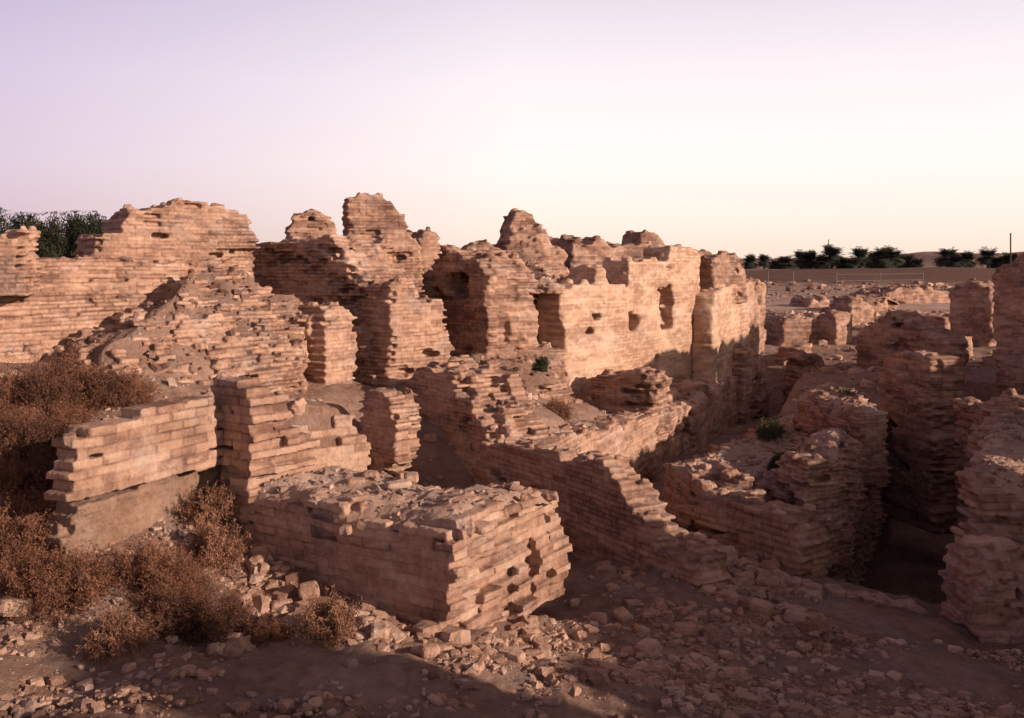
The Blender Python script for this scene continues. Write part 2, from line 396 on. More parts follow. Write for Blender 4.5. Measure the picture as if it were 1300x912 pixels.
XYZ += [(-10,20,EH-2.2),(-10,30,EH-2.5),(-25,30,EH-2.6),(-30,60,EH-2.8),(0,60,EH-2.8),(30,60,EH-2.8),(60,60,EH-2.8),(0,35,EH-2.8),(25,30,EH-3.0),(25,15,EH-3.2),(18,5,EH-2.8),(12,12,EH-4.2),
        (0,0,EH-2.4),(0,4,EH-2.9),(-6,4,EH-2.9),(8,4,EH-3.6),(-8,0,EH-2.6),(8,-4,EH-2.6),(40,0,EH-2.8),(-40,0,EH-2.6),(7,12,EH-4.6),(8,9.5,EH-4.3),(4.6,9.5,EH-4.1),(-14,12,EH-2.2),(60,30,EH-2.9),(-60,30,EH-2.7),(-8,9,EH-2.9)]
XYZ = np.array(XYZ)
def _rbf():
    d = np.linalg.norm(XYZ[:, None, :2]-XYZ[None, :, :2], axis=2)
    n = len(XYZ)
    A = np.zeros((n+3, n+3)); A[:n, :n] = d+np.eye(n)*-.25
    A[:n, n] = 1; A[:n, n+1:] = XYZ[:, :2]; A[n, :n] = 1; A[n+1:, :n] = XYZ[:, :2].T
    return np.linalg.solve(A, np.concatenate([XYZ[:, 2], [0, 0, 0]]))
RW = _rbf()
def near_z(x, y):
    x = np.asarray(x, float); y = np.asarray(y, float); sh = x.shape
    x, y = x.ravel(), y.ravel(); r = np.empty(len(x))
    for i in range(0, len(x), 50000):
        p = np.stack([x[i:i+50000], y[i:i+50000]], 1)
        d = np.linalg.norm(p[:, None]-XYZ[None, :, :2], axis=2)
        r[i:i+50000] = d@RW[:-3]+RW[-3]+p@RW[-2:]
    return r.reshape(sh)
TA_, TB_ = G(1090, 15.6), G(1192, 28.5)      # trench, left edge
def terrain(x, y, detail=True):
    x = np.asarray(x, float); y = np.asarray(y, float)
    far = EH-2.8+0*x
    far = far+1.65*np.exp(-((y-112-3*vn(x*.02, 0, 0, 4))/5.0)**2)*(1+.25*vn(x*.08, 1, 0, 9))*(1/(1+np.exp((x-62)/5)))
    far = far+.25*fbm(x*.03, y*.03, 0*x, 8, 3)*np.clip((y-50)/50, 0, 1)
    t = np.clip((y-48)/14, 0, 1)+np.clip((np.abs(x)-45)/15, 0, 1)+np.clip((-y-4)/4, 0, 1); t = np.clip(t, 0, 1); t = t*t*(3-2*t)
    z = near_z(x, y)*(1-t)+far*t
    # the deep trench
    U = (TB_-TA_)/np.linalg.norm(TB_-TA_); px = x-TA_[0]; py = y-TA_[1]
    along = px*U[0]+py*U[1]; across = px*U[1]-py*U[0]
    m = np.clip((across+1.0)/.25, 0, 1)*np.clip((2.0-across)/.25, 0, 1)*np.clip((along+2.2)/1.2, 0, 1)*np.clip((14.6-along)/.3, 0, 1)
    z = z*(1-m)+np.minimum(z, EH-7.0)*m
    # the narrow trench below the terrace wall
    c0 = .485*(y-16.8)-.25; c1 = 2.59+.46*(y-16.8)+.1
    m = np.clip((x-c0)/.3, 0, 1)*np.clip((c1-x)/.3, 0, 1)*np.clip((y-15.5)/2, 0, 1)*np.clip((34-y)/2, 0, 1)
    z = z*(1-m)+np.minimum(z, EH-4.9)*m
    if detail:
        dt = np.clip(1-(y-25)/60, .15, 1)
        z = z+dt*(.10*fbm(x*1.1, y*1.1, 0*x, 51, 3)+.05*fbm(x*4, y*4, 0*x, 52, 4)+.03*np.maximum(0, vn(x*7, y*7, 0*x, 53))+.012*vn(x*19, y*19, 0*x, 54))
    return z
ys = [-8.0]
while ys[-1] < 900: ys.append(ys[-1]+max(.05, .0062*max(ys[-1], 0)) if ys[-1] > 7.5 else ys[-1]+.5)
ys = np.array(ys)
us = np.linspace(-1, 1, 640); us = np.sign(us)*(np.abs(us)*.72+.9*np.abs(us)**6)
UU, YY = np.meshgrid(us, ys); XX = UU*(np.maximum(YY, 0)+6)
ZZ = terrain(XX, YY)
ids = np.arange(XX.size).reshape(XX.shape)
q = np.stack([ids[:-1, :-1], ids[:-1, 1:], ids[1:, 1:], ids[1:, :-1]], 2).reshape(-1, 4)
o = make('ground', np.stack([XX.ravel(), YY.ravel(), ZZ.ravel()], 1), q, [], EARTH, None, (.03*fbm(XX*.5, YY*.5, 0*XX, 61, 3)+.07*np.clip((YY-45)/10, 0, 1)*np.clip((100-YY)/8, 0, 1)+.12*np.exp(-((YY-58)/5)**2)-.34*np.exp(-((YY-109)/7)**2)*(1+.3*vn(XX*.15, YY*.3, 0*XX, 3))).ravel(), True)
o['kind'] = 'structure'
# far plain to the horizon
Rr = np.array([820, 1500, 3000, 6000, 12000.]); th = np.linspace(0, math.pi*2, 97)[:-1]
V_ = [(0, -6, EH-3.5)]+[(-300*0+r*math.cos(t), r*math.sin(t), EH-3.2-(.0 if r > 900 else .3)) for r in Rr for t in th]
fq = []; nt_ = 96
for k in range(4):
    for i in range(nt_):
        a_ = 1+k*nt_+i; b_ = 1+k*nt_+(i+1) % nt_; fq.append((a_, a_+nt_, b_+nt_, b_)) 
ft = [(0, 1+i, 1+(i+1) % nt_) for i in range(nt_)]
V_[0] = (0, 0, EH-7.5)
V_ = [(x, y, z if i > 96 else (EH-9 if i else z-2)) for i, (x, y, z) in enumerate(V_)]
fq = [f[::-1] for f in fq]
o = make('plain', V_, fq, ft, EARTH, None, np.zeros(len(V_)), True); o['kind'] = 'structure'

# distant hill on the right
def hill(name, x0, x1, y0, y1, prof, seed):
    xs = np.linspace(x0, x1, 160); yy = np.linspace(y0, y1, 40); A_, B_ = np.meshgrid(xs, yy)
    t = (B_-y0)/(y1-y0); H = np.interp(A_, [p[0] for p in prof], [p[1] for p in prof])
    Z = EH-3.4+(H+3.4)*np.sin(np.clip(t, 0, 1)*math.pi)**.6+1.0*fbm(A_*.03, B_*.03, 0*A_, seed, 4)*np.sin(t*math.pi)
    i_ = np.arange(A_.size).reshape(A_.shape); q = np.stack([i_[:-1, :-1], i_[:-1, 1:], i_[1:, 1:], i_[1:, :-1]], 2).reshape(-1, 4)
    o = make(name, np.stack([A_.ravel(), B_.ravel(), Z.ravel()], 1), q, [], EARTH, None, np.zeros(A_.size), True); o['kind'] = 'structure'
hx = lambda px, Y: (px-CX)/F*Y
hill('hill', hx(1090, 380), hx(1700, 380), 330, 430, [(hx(1090, 380), -3.2), (hx(1135, 380), -.6), (hx(1165, 380), 1.7), (hx(1195, 380), 2.7), (hx(1240, 380), 2.0), (hx(1290, 380), 1.8), (hx(1400, 380), 4), (hx(1700, 380), 2)], 3)
hill('hill', hx(950, 700), hx(1250, 700), 650, 760, [(hx(950, 700), -2.8), (hx(1060, 700), 0.6), (hx(1160, 700), 1.2), (hx(1250, 700), -2.8)], 4)

# ------------------------------------------------------------------ the ruins
GW = 'broken mud brick walls of the ruin'
def ruin(label, A, B, t, top, zb, seed, name='ruined_wall', group=GW, **k):
    return mass(name, label, A, B, t, top, zb, 'ruined wall', group, seed=seed, **k)

# -- nearest block and its neighbours
def blk(u, v): return (v < 1.15) | (u > 1.95)
ruin('broad low brick block with dusty flat top, nearest in the foreground, broken at right', (308, 10.55), (590, 9.0), 2.4,
     [(290, 622), (322, 623), (420, 642), (500, 662), (590, 657)], -3.75, 1, maskf=blk, cap=.02, rag=.03, miss=.13, mi=.02, jit=.006, endA=.0, endB=.22, crumbs=.35, warp=.10, rotj=.03, melt=.4,
     back=0, hmod=lambda u, v: -.06*np.maximum(v-.6, 0)*(u > 1.8)+.06*vn(u*2, v*2, 0*u, 4))
ruin('stepped brick stump standing at the upper left end of the broad foreground block', (266, 10.85), (324, 10.42), .85,
     [(266, 470), (285, 472), (318, 478), (324, 482)], -3.2, 2, back=-.35, rag=.10, endA=.0, endB=.05, jit=.005, shear=0, miss=.06,
     hmod=lambda u, v: -.42*(v > .5))
ruin('slumped brown wall remnant behind the flat top of the foreground block', (352, 11.35), (478, 12.1), .95,
     [(350, 575), (365, 528), (400, 520), (440, 522), (462, 540), (472, 560), (480, 590)], -2.9, 3, rag=.10, miss=.2, mi=.012, batter=(-2.2, 1.6), jit=.008, cap=-.03, capmat=EARTH, crumbs=.3)
tw = ruin('short thick wall of pale bricks overhanging its eroded foot among dry shrubs at left', (72, 8.95), (306, 10.96), .45,
     [(60, 560), (80, 546), (110, 540), (180, 522), (200, 516), (205, 510), (270, 498), (276, 506), (300, 520)], -2.24, 4, rag=.05, miss=.05, endA=.10, endB=.0, warp=.05, mi=.022, jit=.006, jv=.02, rotj=.015, crumbs=.3)
mass('eroded_foot', 'smooth wind worn foot under the overhanging bricks', (86, 9.34), (293, 11.2), .36, [(90, 640), (320, 570)], -3.5, parent=tw, seed=5, mat=FOOT, rag=.0, miss=.0, mi=.002, jv=.004, jit=.002, endA=.12, endB=0, crumbs=0, warp=.10, rotj=0, big=0, joint=0, tone=.03, erode=1.5)
ruin('long brick wall descending toward the camera in the middle, its end crumbling into rubble', (516, 18.0), (888, 11.7), .65,
     [(510, 560), (560, 566), (600, 570), (660, 570), (700, 575), (745, 584), (768, 598), (788, 620), (803, 646), (818, 668), (838, 688), (862, 706), (880, 722), (895, 738)], -4.3, 6,
     shear=-.2, rag=.15, miss=.10, mi=.018, jit=.006, cap=None, crumbs=.5, endA=0, coarse=0, warp=.09, jv=.014)
ruin('tall stepped brick stub rising at the far end of the long middle wall', (515, 18.02), (640, 15.5), 1.1,
     [(513, 472), (548, 463), (564, 474), (580, 494), (602, 530), (625, 570), (645, 610)], -4.2, 7, shear=.15, rag=.22, miss=.14, mi=.016, endA=0, coarse=0, crumbs=.4, warp=.08)
ruin('small squat shaded block behind the foreground block, beside a dark gap', (446, 16.3), (506, 15.4), .55,
     [(448, 504), (460, 499), (500, 497), (520, 502)], -4.4, 8, rag=.10, miss=.2, cap=-.03, capmat=EARTH)

# -- left side
ruin('long weathered wall at the far left below the notch with trees, above the dry shrubs', (-160, 14.2), (335, 18.6), 1.6,
     [(-160, 330), (0, 326), (60, 328), (110, 328), (200, 330), (335, 333)], -2.4, 9, rag=.07, miss=.22, batter=(-2.1, 2.6), mi=.014, mat=BRICK, coarse=1, jv=.022, warp=.10)
ruin('small brick stump on the wall top at the left edge beside dark trees', (-60, 15.3), (50, 15.6), 1.0,
     [(-60, 300), (-5, 302), (2, 290), (30, 287), (50, 293)], -.6, 10, rag=.06, miss=.1)
ruin('broad stepped brick wall rising highest at upper left, right of the dark trees', (106, 17.6), (332, 19.6), 1.1,
     [(104, 305), (112, 298), (150, 296), (158, 276), (165, 266), (205, 262), (225, 255), (262, 257), (300, 267), (312, 272), (320, 290), (332, 325)], -2.0, 11, rag=.05, miss=.10, mi=.015, coarse=1, jv=.018)
ruin('sloping eroded brick mound spilling below the upper left wall toward the shrubs', (125, 14.6), (400, 17.2), 2.2,
     [(120, 470), (150, 450), (200, 425), (260, 388), (300, 355), (330, 342), (370, 345), (400, 372)], -2.5, 12, rag=.14, miss=.25, batter=(-2.0, .95), mi=.010, jit=.008, coarse=1, jv=.03, warp=.16, cap=-.07, capmat=EARTH, crumbs=.6)
ruin('dark layered brick wall in shade under the knob left of the tallest tower', (300, 21.2), (472, 18.7), 1.4,
     [(300, 312), (322, 309), (335, 303), (365, 302), (425, 300), (438, 322), (455, 345), (468, 380), (475, 420)], -2.4, 13, rag=.10, miss=.25, mi=.02, coarse=1, jv=.04, warp=.12)
ruin('jagged sunlit wall edge just below the tallest tower', (430, 19.6), (512, 21.6), 1.2,
     [(428, 305), (445, 318), (470, 322), (490, 330), (505, 345), (512, 372)], -2.4, 14, rag=.12, miss=.2, coarse=1, jv=.03)
ruin('rounded brick knob on the skyline left of the tallest tower', (363, 21.6), (430, 21.9), 1.3,
     [(362, 303), (368, 285), (376, 268), (392, 265), (408, 267), (420, 275), (430, 290), (432, 305)], -1.0, 15, rag=.09, miss=.18, coarse=1, jv=.03, endA=.02, endB=.02)
ruin('tallest leaning brick tower on the skyline left of centre', (440, 22.3), (540, 22.8), 1.2,
     [(439, 262), (442, 248), (460, 244), (484, 246), (502, 255), (512, 270), (520, 288), (532, 304), (545, 325)], -1.9, 16, rag=.05, miss=.10, coarse=1, jv=.02, endA=.03, endB=.03)
ruin('small square brick pillar on the skyline just right of the tallest tower', (532, 25.9), (563, 26.3), .8,
     [(532, 304), (537, 292), (556, 291), (563, 304)], -1.2, 17, rag=.03, miss=.02, endA=.0, endB=.0)
ruin('sunlit brick pier with one shaded side, left of the dark passage', (406, 17.5), (459, 18.5), 1.3,
     [(400, 400), (408, 392), (430, 387), (446, 392), (456, 410)], -2.6, 18, rag=.07, miss=.09, coarse=0, back=0, jv=.02)
ruin('worn mass of bricks sloping down between the mound and the sunlit pier', (262, 16.6), (396, 17.0), 1.4,
     [(262, 440), (300, 405), (350, 380), (396, 385)], -2.5, 19, rag=.14, miss=.3, batter=(-2.3, 1.3), mi=.010, cap=-.07, capmat=EARTH, jit=.008, coarse=1, warp=.15, crumbs=.6)
ruin('square topped sunlit brick block right of the dark passage', (488, 18.4), (579, 19.7), 1.5,
     [(487, 372), (496, 361), (520, 360), (530, 375), (548, 380), (560, 376), (570, 388), (580, 393)], -2.8, 20, rag=.06, miss=.07, coarse=0, jv=.018)
ruin('low cube of bricks behind the square topped block, under the tallest tower', (486, 20.6), (514, 21.2), .8,
     [(486, 340), (500, 334), (514, 343)], -2.2, 21, rag=.05, miss=.1)
ruin('shaded crumbling wall with a black niche below the small skyline pillar', (536, 24.0), (622, 22.0), 1.6,
     [(536, 322), (545, 316), (572, 318), (600, 326), (612, 342), (622, 350)], -3.0, 22, rag=.10, miss=.15, holes=[(565, 345, 592, 378, 1.2)], jv=.03)
ruin('broken brick ridge peak on the skyline right of centre', (596, 25.6), (742, 26.4), 2.4,
     [(596, 325), (606, 312), (620, 306), (636, 307), (645, 318), (656, 314), (664, 288), (674, 268), (690, 262), (702, 266), (706, 284), (716, 292), (722, 312), (742, 322)], -1.8, 23, rag=.09, miss=.18, jv=.04, warp=.12, batter=(-1.3, 1.5))
def slump(u, v): return .0*u
ruin('collapsed front wall with a dark overhung recess below the ridge peak', (598, 22.5), (719, 23.0), 3.0,
     [(596, 385), (604, 368), (640, 366), (700, 360), (720, 366)], -3.0, 24, rag=.10, miss=.12, holes=[(640, 374, 722, 442, 2.3)], back=.27, cap=-.02, capmat=EARTH, jv=.025, endA=.02, endB=.0)
ruin('low rubble talus of fallen bricks below the recess', (592, 20.6), (730, 22.4), 1.4,
     [(590, 470), (620, 462), (660, 450), (700, 440), (730, 452)], -3.4, 25, rag=.16, miss=.3, batter=(-2.9, .75), mi=.01, cap=-.02, capmat=EARTH, warp=.15, crumbs=.7, jit=.012)
P1 = ruin('tall plastered wall facing the sun with small holes and an upright niche, right of centre', (716, 23.3), (890, 28.3), .9,
     [(714, 390), (720, 366), (735, 360), (757, 358), (760, 336), (769, 335), (772, 360), (798, 360), (801, 328), (850, 327), (853, 312), (868, 309), (882, 314), (890, 322)], -3.9, 26,
     rag=.04, miss=.02, mi=.006, jv=.010, jit=.006, warp=.10, mat=PLAST, endA=.04, endB=0, rotj=.004, big=.1,
     holes=[(839, 362, 856, 418, .5), (799, 396, 812, 417, .35), (754, 397, 764, 405, .4), (746, 414, 753, 424, .4), (803, 312, 835, 340, .0), (830, 448, 837, 460, .5), (718, 476, 726, 487, .4)])
ruin('narrow upright pier between the plastered wall and the dark rounded stump', (886, 28.7), (913, 30.4), .6,
     [(885, 322), (890, 317), (903, 317), (913, 326)], -3.6, 27, rag=.04, miss=.08, mat=BRICKF)
ruin('rounded dark topped stump crowning the tall right buttress', (906, 28.6), (951, 30.4), .7,
     [(903, 345), (908, 326), (920, 321), (936, 322), (945, 332), (952, 350)], -1.4, 28, rag=.05, miss=.1, mat=BRICKF, endA=.0, endB=.0)
ruin('tall sunlit buttress at the right end of the plastered wall', (904, 27.6), (953, 31.5), .55,
     [(903, 400), (908, 372), (925, 362), (953, 358)], -4.9, 29, rag=.06, miss=.05, mi=.008, mat=PLAST, endA=.03, endB=.0, jv=.014)
ruin('thin sunlit upright fragment standing right behind the tall buttress', (950, 32.5), (973, 35.5), .7,
     [(950, 358), (958, 354), (972, 357)], -3.4, 30, rag=.05, miss=.08, mat=BRICKF, endA=.0, endB=.0)
ruin('rough rubble pier at the foot of the tall buttress, at the trench corner', (943, 29.2), (980, 31.4), .9,
     [(942, 450), (955, 442), (968, 448), (980, 470)], -4.9, 31, rag=.12, miss=.25, mat=BRICKF)
# far wall tops seen over the plastered wall
ruin('row of low broken wall tops on the skyline above the plastered wall', (722, 30.5), (842, 33.5), 1.6,
     [(722, 318), (728, 300), (738, 299), (742, 312), (752, 308), (760, 301), (772, 304), (778, 312), (800, 307), (842, 310)], -2.6, 32, rag=.08, miss=.15, mat=BRICKF)
ruin('dark leaning lump on the skyline above the plastered wall', (812, 33.0), (852, 33.4), 1.4,
     [(811, 312), (814, 294), (822, 291), (836, 298), (850, 312)], -2.6, 33, rag=.05, miss=.08, mat=BRICKF, endA=.0, endB=.0)
# -- terrace wall and the things on the terrace
ruin('long terrace wall with fine courses running from the centre to the tall buttress', (688, 16.7), (980, 34.0), 1.0,
     [(686, 560), (697, 550), (715, 546), (760, 545), (800, 533), (872, 519), (890, 506), (904, 492), (950, 470), (980, 488)], -5.3, 34,
     rag=.06, miss=.03, mi=.010, jv=.012, warp=.09, cap=-.03, coarse=1, endA=.1, endB=0)
ruin('square dark wall stump standing on the terrace below the plastered wall', (742, 23.6), (830, 22.2), 1.0,
     [(742, 482), (755, 474), (775, 476), (800, 471), (820, 472), (832, 486)], -4.2, 35, rag=.08, miss=.1, mat=BRICKF)
ruin('low broken wall on the terrace leading to the tall buttress', (838, 25.0), (906, 27.0), .9,
     [(838, 506), (860, 496), (885, 490), (905, 478)], -4.4, 36, rag=.1, miss=.15, mat=BRICKF, cap=-.03)

# -- right terrace and trench
def dm(u, v): return (v < 9.8-.0*u)
ruin('wide dusty terrace of earth and brick between the two trenches at right', (845, 16.8), (1080, 16.8), 9.6,
     [(872, 602), (900, 606), (960, 612), (1020, 600), (1090, 590)], -6.4, 37, skew=.46, ext=5.0, cap=.03, capmat=PALE, rag=.05, miss=.14, mat=BRICKF, coarse=1, crumbs=.15,
     back=-.05, hmod=lambda u, v: .16*vn(u*.6, v*.6, 0*u, 5)+.30*np.clip((u-.46*v-1.9)/.5, 0, 1)*(v < 3)*(vn(u*1.3, v*1.3, 0*u, 15)*.5+.3), warp=.12)
ruin('shaded brick corner at the near left of the dusty right terrace', (838, 17.6), (905, 14.9), 1.0,
     [(838, 590), (850, 588), (880, 604), (905, 626)], -5.0, 38, rag=.08, miss=.12, coarse=1)
ruin('low wall with a rounded sunlit end in front of the right terrace', (850, 15.2), (1024, 13.1), .6,
     [(850, 642), (870, 632), (905, 632), (950, 642), (1000, 655), (1014, 668), (1022, 690), (1027, 720)], -4.8, 39, rag=.06, miss=.12, coarse=0, mi=.02, jv=.02, cap=None, crumbs=.4)
ruin('sunlit lump of broken brick on the near right corner of the dusty terrace', (1006, 15.5), (1078, 15.9), 1.3,
     [(1008, 600), (1020, 588), (1060, 583), (1085, 588), (1090, 605)], -6.4, 40, rag=.10, miss=.18, coarse=1, skew=.3, jv=.03)
ruin('rubble outcrop along the left edge of the dusty terrace beside the trench', (928, 19.6), (1000, 19.6), 4.0,
     [(928, 590), (945, 578), (970, 570), (985, 575), (1000, 588)], -5, 41, skew=.42, back=.04, rag=.18, miss=.35, mat=BRICKF, warp=.2, crumbs=.6)
ruin('pale flat topped rock of fused brick at the back of the dusty terrace', (1040, 22.5), (1115, 23.0), 1.2,
     [(1040, 522), (1060, 508), (1090, 500), (1115, 508)], -4.2, 42, rag=.14, miss=.2, mat=BRICKF, warp=.2, cap=-.02)
ruin('flat brick slab ruin beside the top of the dark trench', (1085, 19.6), (1135, 20.0), 2.0,
     [(1085, 530), (1100, 520), (1135, 516)], -4.6, 43, rag=.1, miss=.2, mat=BRICKF, cap=-.02, skew=.3)
ruin('dark leaning wall along the left side of the trench, nearer of the two tall ones', (1108, 24.6), (1187, 22.4), 1.0,
     [(1108, 470), (1125, 452), (1150, 446), (1180, 450), (1187, 462)], -6.3, 44, rag=.08, miss=.15, mat=BRICKF, skew=.1)
ruin('long ragged wall with stepped top and one sunlit edge above the dark trench', (1080, 32.5), (1206, 29.5), 1.1,
     [(1080, 440), (1090, 418), (1112, 404), (1126, 402), (1150, 408), (1165, 416), (1185, 424), (1200, 434), (1206, 446)], -5.2, 45, rag=.10, miss=.15, mat=BRICKF)
ruin('dim wall piece with a doorway right of the long ragged wall', (1204, 33.0), (1238, 33.4), 1.0,
     [(1204, 428), (1215, 423), (1238, 426)], -4.6, 46, rag=.04, miss=.05, mat=BRICKF, holes=[(1208, 450, 1222, 484, 2)], endA=0, endB=0)
ruin('flat wall closing the far end of the dark trench', (1178, 28.8), (1262, 28.8), 1.2,
     [(1178, 492), (1200, 486), (1262, 490)], -6.4, 47, rag=.05, miss=.08, mat=BRICKF)
ruin('round headed brick pillar on the near side of the far courtyard', (1012, 31.0), (1054, 31.6), .9,
     [(1010, 475), (1016, 456), (1030, 449), (1044, 452), (1054, 472)], -5.0, 48, rag=.09, miss=.2, mat=BRICKF, endA=.0, endB=.0, jv=.03)
ruin('dark low wall left of the round headed pillar', (978, 35.0), (1018, 34.0), .9,
     [(978, 448), (990, 440), (1010, 440), (1018, 452)], -5.0, 49, rag=.08, miss=.12, mat=BRICKF)
ruin('low flat block with a pale lit top in the far courtyard', (988, 37.0), (1054, 37.6), 3.0,
     [(988, 420), (996, 404), (1015, 400), (1040, 405), (1054, 418)], -4.2, 50, rag=.08, miss=.12, mat=BRICKF, cap=-.02)
ruin('upright broken slab in the far courtyard, left of the pair', (1062, 37.0), (1084, 38.0), .9,
     [(1062, 402), (1070, 392), (1084, 398)], -4.2, 51, rag=.06, miss=.1, mat=BRICKF, endA=0, endB=0)
ruin('tall broken pillar at the centre of the far courtyard', (1082, 44.0), (1112, 45.5), 1.2,
     [(1082, 388), (1090, 376), (1100, 379), (1112, 392)], -4.0, 52, rag=.09, miss=.1, mat=BRICKF, endA=0, endB=0)
ruin('squat thick wall behind the tall broken pillar in the far courtyard', (1050, 50), (1080, 50), 1.2,
     [(1050, 392), (1064, 388), (1080, 393)], -4.0, 53, rag=.06, miss=.1, mat=BRICKF, endA=0, endB=0)
ruin('isolated double rock like ruin on the pale flat before the fence', (1026, 57), (1060, 58), 1.6,
     [(1026, 389), (1034, 376), (1042, 383), (1050, 375), (1060, 388)], -3.4, 54, rag=.1, miss=.1, mat=BRICKF, endA=0, endB=0, bh=.14, bl=.45)
ruin('long dim broken wall behind the ragged wall at right', (1120, 42), (1205, 40), 1.2,
     [(1120, 392), (1150, 396), (1205, 402)], -4.0, 55, rag=.08, miss=.1, mat=BRICKF)
ruin('broad dim wall with pale rubble crest left of the tall right hand wall', (1200, 37.0), (1262, 35.5), 1.6,
     [(1200, 372), (1212, 360), (1235, 358), (1250, 364), (1262, 368)], -4.0, 56, rag=.10, miss=.12, mat=BRICKF)
ruin('tall dark brick wall with upright grooves at the right edge', (1256, 24.5), (1420, 21.5), 1.6,
     [(1256, 345), (1262, 338), (1285, 334), (1292, 318), (1330, 312), (1420, 300)], -4.4, 57, rag=.05, miss=.05, mat=BRICKF,
     holes=[(1265, 356, 1271, 470, .14), (1279, 352, 1285, 470, .14), (1293, 348, 1299, 470, .14)], endA=.05)
ruin('flat topped pale brick platform in the lower right corner', (1208, 12.6), (1420, 12.6), 9.0,
     [(1195, 624), (1215, 617), (1260, 616), (1320, 622), (1420, 622)], -6.4, 58, skew=.56, ext=5.6, cap=-.02, rag=.08, miss=.12, mat=BRICKF, coarse=1, voxk=1.3,
     hmod=lambda u, v: .2*vn(u*.7, v*.7, 0*u, 8)+.05*v*(v < 0), warp=.12)
ruin('dim lower step of ruined brickwork at the front of the lower right platform', (1226, 11.4), (1400, 11.4), 1.0,
     [(1205, 720), (1240, 690), (1300, 700), (1400, 700)], -4.9, 59, rag=.14, miss=.2, batter=(-3.9, .8), coarse=1, warp=.14)
ruin('dark crumbled wall on the far side of the lower right platform', (1245, 19.0), (1400, 19.0), 1.6,
     [(1243, 530), (1262, 512), (1300, 520), (1400, 500)], -6.3, 60, rag=.14, miss=.2, mat=BRICKF)
ruin('low dark course of bricks crossing the foot of the dark trench', (1052, 12.3), (1196, 12.3), .6,
     [(1048, 770), (1090, 762), (1140, 766), (1200, 780)], -6.4, 61, rag=.07, miss=.15, coarse=1)
ruin('low dim ruin mound on the plain between the fence and the ragged wall', (1095, 52), (1150, 54), 2.5,
     [(1095, 392), (1110, 380), (1130, 376), (1150, 386)], -3.6, 62, rag=.18, miss=.2, mat=BRICKF, warp=.25, bh=.14, bl=.4, cap=-.02, capmat=EARTH)
ruin('long low dark rubble bank near the fence at right', (1120, 60), (1215, 62), 3.0,
     [(1120, 376), (1150, 368), (1180, 366), (1215, 372)], -3.4, 63, rag=.2, miss=.2, mat=BRICKF, warp=.3, bh=.14, bl=.4, cap=-.02, capmat=EARTH)
ruin('low broken wall row in the near courtyard beside the trench corner', (1000, 39), (1075, 40.5), .8,
     [(1000, 446), (1020, 436), (1050, 440), (1075, 452)], -4.4, 64, rag=.12, miss=.2, mat=BRICKF)
# unseen walls added outside the frame at right, their heights set to cast shade
SHADE_WALLS = 'added shade walls beyond the right edge'
for i, (x0, y0, x1, y1, z_) in enumerate([(13.5, 2.5, 15.0, 10.2, .25), (15.2, 10.4, 16.5, 16.6, -.1), (13.2, -8.0, 13.4, 2.4, 1.6), (18.5, 17.2, 19.5, 21.8, .2), (19.6, 22.2, 21.5, 29.0, 1.7)]):
    pa = (CX+F*x0/y0, y0); pb = (CX+F*x1/y1, y1)
    mass('ruined_wall', 'unseen wall added beyond the right edge to cast shade', pa, pb, 1.6,
         [(pa[0], HY-z_*F/pa[1]), (pb[0], HY-z_*F/pb[1])], -5.0, 'ruined wall', SHADE_WALLS, seed=80+i, rag=.25, miss=.1, mat=BRICKF, coarse=2, voxk=5, hmod=lambda u, v: .35*vn(u*.5, 0*u, 0*u, 3))

# ------------------------------------------------------------------ loose rubble
def in_poly(x, y, P):
    r = np.zeros(len(x), bool); n = len(P)
    for i in range(n):
        x1, y1 = P[i]; x2, y2 = P[(i+1) % n]
        c = ((y1 > y) != (y2 > y)) & (x < (x2-x1)*(y-y1)/(y2-y1+1e-9)+x1); r ^= c
    return r
TPL_S = box_template(2, 2, 2, .2)
def rubble(poly, n, smin, smax, seed, zf=None, flatb=.8, mat=None, name='rubble'):
    rng = np.random.default_rng(seed)
    P = [tuple(G(px, Y)) for px, Y in poly]
    A_ = np.array(P); lo, hi = A_.min(0), A_.max(0)
    x = rng.uniform(lo[0], hi[0], n*4); y = rng.uniform(lo[1], hi[1], n*4)
    k = in_poly(x, y, P) & (fbm(x*1.1, y*1.1, 0*x, seed, 2) > rng.uniform(-.45, .42, len(x))); x, y = x[k][:n], y[k][:n]; n = len(x)
    s = smin*(smax/smin*1.25)**(rng.random(n)**3.3)*1.1
    half = s[:, None]*np.array([[1.15, .9, .6]])*rng.uniform(.7, 1.3, (n, 3))
    z = (terrain(x, y) if zf is None else zf(x, y))+half[:, 2]*rng.uniform(-.35, .5, n)
    v, q = emit(TPL_S, np.zeros((n, 3)), half, 0, 0, rng, (0, 0, 0), .2, .45)
    nvp = len(TPL_S[0]); a = rng.uniform(0, 6.28, n).repeat(nvp); ca, sa = np.cos(a), np.sin(a)
    v = np.stack([v[:, 0]*ca-v[:, 1]*sa, v[:, 0]*sa+v[:, 1]*ca, v[:, 2]], 1)
    ss = s.repeat(nvp)
    v += rng.normal(0, .10, v.shape)*ss[:, None]
    v += np.stack([x, y, z], 1).repeat(nvp, 0)
    o = make(name, v, q, [], mat or BRICK, None, rng.normal(.02, .07, n).repeat(nvp), False); o['kind'] = 'stuff'
    return o
